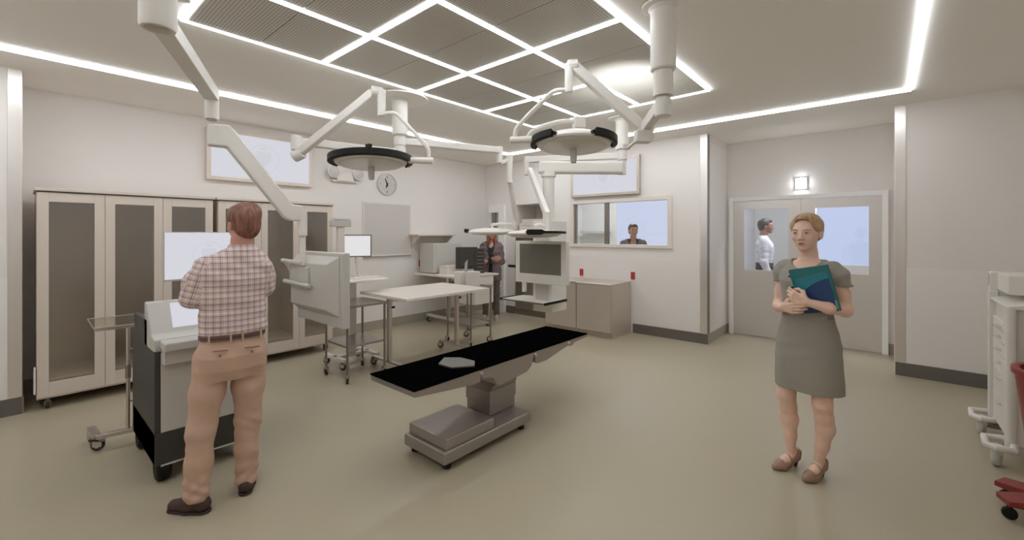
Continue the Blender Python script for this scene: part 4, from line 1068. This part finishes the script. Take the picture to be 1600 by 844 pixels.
man = thing('person', 'man in plaid shirt and tan trousers seen from behind with folded arms', 'person', (.79, 3.02, 0), math.radians(82-90))
sk = skin('skin_fair', (.50, .25, .18))
hc = (.126, -.005, 1.655); hR = rotz(16)
v = Vol(); head_vol(v, hc, hR)
v.chain([(.110, -.03, 1.46, .062), (.118, -.022, 1.56, .056), (.124, -.015, 1.62, .052)], .02)
v.loft([(.90, .075, 0, .13, .09), (1.1, .075, 0, .14, .09), (1.30, .08, 0, .16, .10), (1.42, .09, 0, .15, .085), (1.48, .10, -.01, .09, .06)], .03)
v.chain([(-.06, 0, 1.415, .05), (-.120, .02, 1.225, .042), (.08, .20, 1.215, .030)], .02)
v.chain([(.212, 0, 1.405, .05), (.247, .03, 1.262, .042), (.06, .215, 1.262, .030)], .02)
hand_vol(v, (.08, .20, 1.215), (.16, -.01, .03), (.1, -1, .2), 1, curl=(.5, .5, .5, .5))
hand_vol(v, (.06, .215, 1.262), (-.17, -.02, -.01), (-.1, -1, .1), -1, curl=(.5, .5, .5, .5))
v.chain([(-.02, 0, .88, .075), (-.085, -.02, .47, .05), (-.112, -.05, .10, .042)], .03)
v.chain([(.155, 0, .88, .075), (.155, .02, .45, .05), (.148, .025, .10, .042)], .03)
sb = body('body', v, sk, man, .005)
face_parts(man, hc, hR, 1., iris=(.08, .12, .2), brow=(.2, .09, .05))
hair_part(man, hc, hR, 1., [((0, -.014, .042), (.086, .104, .094), .01), ((0, -.058, -.022), (.066, .050, .062), .03), ((0, .050, .092), (.055, .045, .030), .02), ((.02, -.02, .085), (.07, .08, .06), .02)], hairmat('hair_auburn', (.12, .045, .028), (.30, .13, .08)),
    lambda x, y, z: np.maximum(np.minimum(y-.035, .062-z+ (y-.035)*.2), np.minimum(.020-z+0*x, np.minimum(y+.018, .2-np.abs(x)))), wobble=.002)
# shirt
v = Vol()
v.loft([(.985, .073, 0, .166, .118), (1.03, .074, 0, .172, .122), (1.10, .075, 0, .166, .118), (1.22, .072, 0, .166, .120), (1.33, .076, 0, .176, .126), (1.41, .080, 0, .170, .114), (1.47, .092, -.01, .125, .085), (1.50, .103, -.018, .082, .072)], .035)
v.rc((-.055, 0, 1.400), (.210, 0, 1.400), .056, .056, .04); v.rc((.03, -.015, 1.44), (.11, -.02, 1.49), .045, .05, .04); v.rc((.19, -.015, 1.44), (.13, -.02, 1.49), .045, .05, .04)
LA = [(-.058, .0, 1.392, .066), (-.108, .015, 1.31, .060), (-.122, .02, 1.225, .054), (-.075, .09, 1.212, .047)]
RA = [(.212, .0, 1.392, .066), (.238, .015, 1.33, .060), (.247, .03, 1.262, .053), (.205, .10, 1.258, .047)]
v.chain(LA, .03); v.chain(RA, .03)
v.rc((.109, -.028, 1.475), (.114, -.024, 1.525), .072, .064, .02)
uvf = coords_uv([((-.060, 0, 1.43), (-.122, .02, 1.21), .078), ((.212, 0, 1.43), (.247, .03, 1.25), .078)])
def shirt_cut(X, Y, Z):
    return np.maximum(Z-(1.530-.25*np.maximum(Y+.02, 0)), 1.008-Z)
M['plaid'] = plaid('plaid_cloth')
shirt = body('shirt', v, M['plaid'], man, .005, shirt_cut, folds(.0035, 17, 27), .004, uvf)
v = Vol(); v.rc((.109, -.028, 1.49), (.114, -.024, 1.52), .076, .069, .01)
body('collar', v, M['plaid'], shirt, .004, lambda X, Y, Z: np.maximum(Z-1.538+.2*np.maximum(Y, 0), 1.495-Z), None, 0, uvf)
# trousers, belt
tan = mat('tan_chino', (.53, .355, .265), .85, noise_amt=.04, nscale=25)
v = Vol()
v.loft([(.74, .06, 0, .15, .11), (.80, .062, -.005, .180, .125), (.88, .066, -.01, .178, .128), (.96, .072, 0, .165, .118), (1.02, .073, 0, .160, .112)], .03)
v.chain([(-.030, .0, .85, .094), (-.055, -.005, .66, .086), (-.085, -.02, .46, .071), (-.100, -.035, .28, .066), (-.110, -.045, .105, .064)], .03)
v.chain([(.160, .0, .85, .094), (.158, .01, .66, .086), (.156, .02, .45, .071), (.150, .02, .26, .065), (.148, .02, .075, .060)], .03)
def pants_wob(X, Y, Z):
    a = .0035*np.clip((1.0-Z)*1.2, .3, 1.1); b = np.exp(-((Z-.45)/.10)**2)+np.exp(-((Z-.13)/.09)**2)*1.5+.35*np.exp(-((Z-.76)/.05)**2)
    return .62*a*b*(np.sin(Z*78+X*38+Y*24+2.5*np.sin(X*14+Z*9))+.6*np.sin(Z*120-X*62+Y*33+2*np.sin(Z*21)))+.0022*np.sin(Z*23+X*31+Y*17)
def pants_cut(X, Y, Z):
    lo = np.where(X < .03, .075+.0*Z, .050); return np.maximum(lo-Z, Z-1.0)
tr = body('trousers', v, tan, man, .005, pants_cut, pants_wob)
for x0, x1, z in ((-.045, .03, .93), (.115, .19, .925)):
    part('pocket_seam', MB().beam((x0, -.134, z), (x1, -.134, z-.004), .006, .006), mat('tan_seam', (.26, .14, .085), .9), tr)
    part('pocket_button', MB().cyl(((x0+x1)/2, -.128, z-.03), ((x0+x1)/2, -.138, z-.03), .007), M['steel_dark'], tr)
v = Vol(); v.loft([(.97, .073, 0, .171, .124), (1.02, .073, 0, .168, .121)], .01)
blt = body('belt', v, mat('belt_brown', (.17, .07, .045), .5), man, .004, lambda X, Y, Z: np.maximum(.978-Z, Z-1.014), None, .001)
v = Vol(); v.loft([(.97, .073, 0, .1725, .1255), (1.02, .073, 0, .1695, .1225)], .01)
body('belt_stripe', v, mat('belt_navy', (.05, .045, .07), .6), blt, .003, lambda X, Y, Z: np.maximum(.989-Z, Z-1.001), None, .001)
for x in (-.06, .045, .105, .20):
    part('belt_loop', box(x-.005, x+.005, -.132, -.122, .968, 1.02), tan, tr, .002)
brn = mat('brown_leather', (.055, .025, .022), .5); sol = mat('shoe_sole', (.04, .022, .02), .8)
shoe(man, (-.060, -.085), (-.230, .085), brn, sol, .048)
shoe(man, (.128, -.045), (.205, .215), brn, sol, .050)

# ------------------------------------------------------------------ woman with folder
wo = thing('person', 'blonde woman in grey short-sleeved dress and heels holding a teal folder', 'person', (3.47, .44, 0), math.radians(165-90))
sk2 = skin('skin_light', (.78, .53, .41))
hc = (-.050, .014, 1.602); hR = rotz(3) @ Matrix.Rotation(math.radians(-3), 3, 'X'); hs = 1.06
v = Vol(); head_vol(v, hc, hR, True, s=hs)
v.chain([(-.052, -.012, 1.40, .058), (-.050, -.010, 1.47, .047), (-.051, -.004, 1.55, .047)], .03)
v.loft([(.90, -.048, 0, .15, .10), (1.05, -.05, 0, .125, .085), (1.20, -.05, .005, .135, .092), (1.30, -.05, .012, .150, .100), (1.36, -.051, .0, .150, .082), (1.40, -.052, -.008, .125, .062), (1.425, -.052, -.012, .080, .05)], .03)
v.chain([(.085, -.005, 1.365, .044), (.124, -.03, 1.20, .038), (.138, -.025, 1.10, .036)], .025); v.chain([(.138, -.025, 1.10, .038), (.085, .09, 1.105, .033), (.030, .165, 1.115, .024)], .02)
v.chain([(-.190, -.005, 1.365, .046), (-.236, -.02, 1.22, .042), (-.258, -.005, 1.12, .038)], .025); v.chain([(-.258, -.005, 1.12, .039), (-.215, .125, 1.142, .034), (-.120, .190, 1.172, .024)], .02)
hand_vol(v, (.030, .165, 1.115), (-.09, .045, .01), (-.35, -1, .15), 1, .92, curl=(.35, .40, .45, .5), thumb=(.5, .3), spread=.05)
hand_vol(v, (-.120, .190, 1.172), (.10, .022, .045), (.1, -1, -.05), -1, .92, curl=(.55, .65, .75, .85), thumb=(.15, .5), spread=.06)
v.chain([(.035, 0, .85, .085), (.062, .018, .62, .066), (.068, .028, .50, .052), (.068, .005, .42, .049), (.066, -.012, .33, .051), (.060, -.008, .22, .037), (.056, -.005, .125, .030)], .025)
v.chain([(-.13, 0, .85, .085), (-.142, .02, .62, .066), (-.146, .034, .50, .053), (-.148, .012, .42, .050), (-.148, -.008, .34, .052), (-.130, -.008, .22, .037), (-.112, -.012, .125, .030)], .025)
for (hx0, hy0, tx, ty) in ((.035, -.045, .098, .125), (-.118, -.055, -.085, .120)):
    dx, dy = tx-hx0, ty-hy0
    v.rc((hx0+.10*dx, hy0+.10*dy, .095), (hx0+.5*dx, hy0+.5*dy, .060), .026, .026, .02); v.rc((hx0+.5*dx, hy0+.5*dy, .058), (hx0+.80*dx, hy0+.80*dy, .028), .027, .020, .02)
body('body', v, sk2, wo, .0042)
face_parts(wo, hc, hR, hs, iris=(.10, .14, .16), lip=(.58, .29, .24), brow=(.30, .18, .10), open_=.001)
hair_part(wo, hc, hR, hs, [((0, -.016, .044), (.082, .102, .090), .01), ((0, -.075, .0), (.062, .050, .062), .03), ((0, .040, .098), (.050, .045, .024), .02), ((.060, .005, .050), (.020, .050, .040), .02), ((-.060, .005, .050), (.020, .050, .040), .02), ((.01, -.10, .0), (.04, .035, .045), .02)], hairmat('hair_blonde', (.32, .19, .095), (.56, .37, .21), 60),
    lambda x, y, z: np.maximum(np.minimum(y-.018, (1-np.sqrt((x/.060)**2+((z-.008)/.088)**2))*.06), np.minimum(.014-z, y+.022)), .0035, wobble=.0012)
gry = tweed('grey_cloth', (.34, .315, .275), (.30, .28, .24), .006)
twd = tweed('houndstooth_cloth', (.42, .39, .33), (.17, .155, .13), .006)
def wuv(V): return np.stack([np.arctan2(V[:, 0]+.05, V[:, 1])*.16, V[:, 2], V[:, 2]*0], 1)
v = Vol()
v.loft([(1.04, -.05, 0, .140, .096), (1.12, -.05, .002, .142, .100), (1.22, -.05, .008, .146, .108), (1.29, -.05, .012, .150, .114), (1.35, -.051, .004, .150, .098), (1.395, -.052, -.008, .130, .074), (1.43, -.052, -.012, .095, .062)], .03)
for sx, x0, x1 in ((1, .085, .118), (-1, -.188, -.236)):
    v.chain([(x0, -.005, 1.372, .050), (x0*.5+x1*.5, -.012, 1.335, .060), (x1, -.022, 1.26, .047)], .016)
def bod_cut(X, Y, Z):
    neck = 1-np.sqrt(((X+.052)/.092)**2+((Y-.055)/.125)**2+((Z-1.452)/.082)**2)
    slv = np.where(X > .09, 1.272-Z, np.where(X < -.185, 1.270-Z, -1.))
    return np.maximum(np.maximum(neck*.07, 1.045-Z), slv)
dr = body('dress_bodice', v, gry, wo, .0045, bod_cut, folds(.0025, 30, 26, 1.), .004, wuv)
for k, (x, z) in enumerate(((-.035, 1.352), (-.052, 1.350), (-.068, 1.352))):
    part('neck_pleat', MB().tube([(x, .098, z), (x*.9-.004, .118, z-.03), (x*.8-.01, .128, z-.07)], [.007, .006, .002], n=8), gry, dr)
for x1 in (.118, -.236):
    part('sleeve_cuff', MB().tube([(x1+.050*math.cos(a), -.022+.050*math.sin(a), 1.276) for a in [2*PI*i/24 for i in range(24)]], .007, n=8, closed=True), gry, dr)
v = Vol()
v.loft([(.545, -.055, .005, .192, .130), (.64, -.053, .003, .192, .134), (.76, -.048, -.005, .186, .136), (.87, -.046, -.012, .182, .132), (.96, -.047, -.010, .166, .120), (1.02, -.05, -.002, .148, .104), (1.065, -.05, 0, .141, .098)], .03, 2.3)
def sk_wob(X, Y, Z):
    return .0012*np.exp(-((Z-.84)/.07)**2)*np.sin(Z*60+X*14+Y*9)+.004*np.sin(np.arctan2(X+.05, Y)*5+1)*np.clip((.9-Z)*2, 0, 1)
body('skirt', v, twd, wo, .005, lambda X, Y, Z: np.maximum(.575+.04*(-.05-X)*0-Z+.06*(X+.05)*-1*0, Z-1.06), sk_wob, .003, wuv)
# court shoes
nude = mat('nude_leather', (.30, .185, .125), .45); hls = mat('heel_brown', (.10, .06, .04), .5)
for (hx0, hy0, tx, ty) in ((.035, -.045, .098, .125), (-.118, -.055, -.085, .120)):
    d = Vector((tx-hx0, ty-hy0, 0)); L = d.length; d.normalize(); n = Vector((-d.y, d.x, 0)); a = Vector((hx0, hy0, 0))
    v = Vol(); Pq = lambda u, z: tuple(a+d*u*L+Vector((0, 0, z)))
    v.rc(Pq(.02, .100), Pq(.10, .078), .030, .031, .02); v.rc(Pq(.10, .070), Pq(.5, .038), .031, .033, .02); v.rc(Pq(.5, .030), Pq(.72, .022), .037, .037, .02); v.rc(Pq(.72, .022), Pq(.98, .018), .036, .020, .02)
    def cutf(X, Y, Z, a=a, d=d, L=L):
        u = ((X-a.x)*d.x+(Y-a.y)*d.y)/L
        top = np.where(u < .12, .125, np.where(u < .70, np.interp(u, [.12, .25, .5, .70], [.115, .078, .050, .038]), .2))
        return np.maximum(np.maximum(Z-top, .004-Z), -(Z-np.interp(u, [0, .15, .5, .75], [.055, .045, .012, .0])))
    s_ = body('shoe', v, nude, wo, .0035, cutf, None, .002)
    part('heel', MB().cyl(Pq(.06, .0), Pq(.03, .07), .009, .022, 16), hls, s_)
    part('strap', MB().tube([tuple(a+d*.42*L+n*(.034*math.cos(q))+Vector((0, 0, .052+.042*math.sin(q)))) for q in [PI*i/12 for i in range(13)]], .0045, n=8), nude, s_)
# folder held against the chest
fo = thing('folder', 'teal and blue ring folder held by the woman in grey', 'folder', (3.47, .44, 0), math.radians(165-90))
TL, TR, BR, BL = [Vector(p) for p in ((-.002, .146, 1.366), (-.214, .133, 1.414), (-.272, .095, 1.135), (-.060, .112, 1.085))]
nn = (TR-TL).cross(BL-TL).normalized(); nn = nn if nn.y > 0 else -nn
def slab(q, t0, t1):
    m = MB(); vs = [tuple(p+nn*t0) for p in q]+[tuple(p+nn*t1) for p in q]; k = len(q)
    return m.add(vs, [tuple(range(k)), tuple(range(2*k-1, k-1, -1))]+[(i, (i+1) % k, k+(i+1) % k, k+i) for i in range(k)])
teal = mat('teal_card', (.018, .155, .16), .4); navy = mat('navy_card', (.015, .05, .15), .4); tl2 = mat('turquoise_card', (.02, .20, .27), .4); pap = mat('paper_edge', (.55, .62, .56), .8)
def q2(u, w_): return TL+(TR-TL)*u+(BL-TL)*w_
part('back_cover', slab([TL, TR, BR, BL], 0, .003), teal, fo)
part('pages', slab([q2(.02, .012), q2(.96, .015), q2(.96, .95), q2(.02, .95)], .003, .014), pap, fo)
fc = part('front_cover', slab([TL, TR, BR, BL], .014, .017), teal, fo)
part('cover_panel', slab([q2(.10, .22), q2(.86, .14), q2(.94, .22), q2(.94, 1.), q2(.10, 1.)], .017, .0176), tl2, fc)
crv = [q2(.10+.84*k/12, .22+.40*math.exp(-(k/12)*2.2)+.02) for k in range(13)]
part('cover_panel', slab(crv+[q2(.94, 1.), q2(.10, 1.)], .0176, .0182), navy, fc)
part('spine', slab([q2(-.03, 0), q2(.0, 0), q2(.0, 1), q2(-.03, 1)], -.001, .018), mat('spine_pale', (.35, .42, .38), .5), fo)
for k in range(4): part('spine_ring', MB().cyl(tuple(q2(-.025, .12+.25*k)+nn*.020), tuple(q2(-.025, .16+.25*k)+nn*.020), .006, n=10), navy, fo)

# ------------------------------------------------------------------ further people
def person(label, loc, deg, H, skc, hairc, topm, botm, arms='side', long_hair=False, jacket=None, head_turn=0., h=.008, shoec=(.5, .42, .4), fem=False, tuck=0.):
    s = H/1.76; p = thing('person', label, 'person', loc, math.radians(deg-90)); p.scale = (1, 1, 1)
    sm = skin('skin_tone', skc); S = lambda L_: [tuple(x*s for x in q) for q in L_]
    hc = (0, .018*s, 1.622*s); hR = rotz(head_turn); w_ = .92 if fem else 1.
    v = Vol(); head_vol(v, hc, hR, fem, s=s*.97)
    v.chain(S([(0, -.02, 1.42, .058), (0, -.005, 1.57, .052*w_)]), .02)
    v.loft(S([(.86, 0, 0, .14, .09), (1.05, 0, 0, .125*w_, .085), (1.25, 0, 0, .15*w_, .10), (1.38, 0, 0, .16*w_, .09), (1.44, 0, -.01, .10, .06)]), .03)
    sh = .165*w_
    AR = {}
    for sx in (-1, 1):
        if arms == 'crossed':
            z = 1.10+.025*sx; el_ = (sx*.215*w_, .0, 1.10); wr = (-sx*.06, .20, z+.03); AR[sx] = [(sx*sh, -.005, 1.375, .048), (el_[0], el_[1], el_[2], .040), (wr[0], wr[1], wr[2], .028)]
        else:
            AR[sx] = [(sx*sh, -.005, 1.375, .050), (sx*.215*w_, -.02, 1.08, .040), (sx*.20*w_, .07, .84, .028)]
        v.chain(S(AR[sx]), .02); a, b = Vector(AR[sx][1][:3]), Vector(AR[sx][2][:3])
        hand_vol(v, tuple(b*s), tuple(b-a), (-sx, -.2, 0) if arms != 'crossed' else (0, -1, .1), 1 if sx < 0 else -1, s, curl=(.3, .35, .4, .45))
    v.chain(S([(-.085, 0, .86, .08), (-.095, .015, .48, .052), (-.10, -.01, .09, .036)]), .03); v.chain(S([(.085, 0, .86, .08), (.10, .015, .48, .052), (.115, -.01, .09, .036)]), .03)
    body('body', v, sm, p, h)
    face_parts(p, hc, hR, s*.97, brow=hairc)
    if long_hair:
        hair_part(p, hc, hR, s, [((0, -.014, .044), (.086, .104, .092), .01), ((.062, .0, -.06), (.030, .050, .12), .03), ((-.062, .0, -.06), (.030, .050, .12), .03), ((0, -.07, -.09), (.075, .045, .15), .03), ((.07, .045, -.16), (.028, .030, .08), .03), ((-.07, .045, -.16), (.028, .030, .08), .03)], hairmat('hair_long', tuple(c*.6 for c in hairc), tuple(min(1, c*1.5) for c in hairc)),
            lambda x, y, z: np.minimum(y-.045+0*x, .062-z)-.0*y if False else np.maximum(np.minimum(np.minimum(y-.045, .060-z), .052-np.abs(x)), -1.), h*.7)
    else:
        hair_part(p, hc, hR, s, [((0, -.014, .042), (.080, .101, .090), .01), ((0, -.055, -.015), (.066, .046, .058), .03), ((0, .045, .090), (.052, .040, .024), .02)], hairmat('hair_short', tuple(c*.6 for c in hairc), tuple(min(1, c*1.5) for c in hairc)),
            lambda x, y, z: np.maximum(np.minimum(y-.040, .066-z), np.minimum(.022-z, y+.018)), h*.7)
    v = Vol()
    v.loft(S([(.86, 0, 0, .175*w_, .118), (.95, 0, 0, .165*w_, .112), (1.08, 0, 0, .158*w_, .11), (1.25, 0, .005, .178*w_, .122), (1.36, 0, 0, .182*w_, .112), (1.43, 0, -.01, .125, .075), (1.46, 0, -.015, .075, .062)]), .035)
    for sx in (-1, 1):
        A_ = AR[sx]; v.chain(S([(A_[0][0], A_[0][1], A_[0][2], .060), (A_[1][0], A_[1][1], A_[1][2], .050), (A_[1][0]*.15+A_[2][0]*.85, A_[1][1]*.15+A_[2][1]*.85, A_[1][2]*.15+A_[2][2]*.85, .040)]), .03)
    v.rc((0, -.02*s, 1.42*s), (0, -.012*s, 1.475*s), .072*s, .066*s, .02)
    for sx in (-1, 1): v.rc((sx*.15*s, -.01*s, 1.40*s), (sx*.03*s, -.015*s, 1.465*s), .05*s, .05*s, .03)
    zb = .86+tuck if jacket is None else .80
    def tc(X, Y, Z):
        neck = 1-np.sqrt((X/(.06*s))**2+((Y-.09*s)/(.09*s))**2+((Z-1.47*s)/(.11*s))**2)
        return np.maximum(np.maximum(neck*.05, Z-1.485*s), np.where(np.abs(X) < .19*s, zb*s+.06*s-Z, -1.)*(0 if False else 1))
    top = body('shirt' if jacket is None else 'undershirt', v, topm, p, h, tc, folds(.004, 22, 30, 2.), .004)
    if jacket is not None:
        def jc(X, Y, Z):
            opn = np.where(Y > 0, (.034*s+.10*s*np.clip((1.0*s-Z)*.6, 0, 1)+.05*s*np.clip((Z-1.2*s)*4, 0, 1))-np.abs(X), -1.)
            return np.maximum(np.maximum(opn, Z-1.47*s), np.where(np.abs(X) < .2*s, .74*s-Z, -1.))
        v.loft(S([(.72, 0, 0, .19*w_, .125), (.90, 0, 0, .18*w_, .122), (1.05, 0, 0, .168*w_, .118)]), .03)
        body('cardigan', v, jacket, p, h, jc, folds(.006, 20, 22, 1.), .013)
    v = Vol(); v.loft(S([(.78, 0, 0, .165*w_, .112), (.88, 0, -.01, .168*w_, .118), (.98, 0, 0, .152*w_, .105)]+([(1.08, 0, 0, .160*w_, .112)] if tuck else [])), .03)
    if tuck: v.loft(S([(.9, 0, 0, .172*w_, .121), (1.09, 0, 0, .170*w_, .120)]), .02)
    v.chain(S([(-.085, 0, .84, .088), (-.095, .012, .48, .066), (-.10, -.01, .10, .056)]), .03); v.chain(S([(.085, 0, .84, .088), (.10, .012, .48, .066), (.115, -.01, .10, .056)]), .03)
    body('trousers', v, botm, p, h, lambda X, Y, Z: np.maximum(.07*s-Z, Z-(.97+tuck*.75)*s), folds(.004, 20, 40, .5))
    sm_ = mat('shoe_leather', shoec, .5)
    for x in (-.10, .115): shoe(p, (x*s, -.07*s), (x*s*1.25, .18*s), sm_, sm_, .045)
    return p
person('woman with long auburn hair and mauve cardigan, arms crossed, behind the desk', (5.87, 5.62, 0), 216, 1.74, (.52, .27, .20), (.24, .075, .04), mat('black_top', (.02, .02, .02), .8), mat('camo_trousers', (.14, .11, .08), .9, noise_amt=.5, nscale=22), 'crossed', True, mat('mauve_knit', (.17, .12, .12), .9), head_turn=22, shoec=(.55, .44, .42), fem=True)
person('dark-haired man in grey jacket standing behind the observation window', (7.15, 3.37, 0), 205, 1.80, (.50, .28, .20), (.06, .04, .03), mat('dark_shirt', (.07, .06, .06), .8), mat('dark_trousers', (.05, .05, .05), .8), 'crossed', False, mat('grey_jacket', (.16, .14, .14), .9), head_turn=18)
person('man in white shirt seen in profile through the left door pane', (8.15, 1.52, 0), 283, 1.87, (.34, .17, .12), (.05, .04, .035), mat('white_shirt', (.72, .72, .80), .8), mat('brown_trousers', (.07, .055, .045), .8), 'side', tuck=.13)
person('blue-grey figure behind the frosted glass of the right door pane', (8.95, .31, 0), 182, 1.72, (.10, .11, .14), (.06, .07, .10), mat('slate_shirt', (.10, .12, .18), .8), mat('slate_trousers', (.10, .12, .16), .8), 'crossed', h=.012)
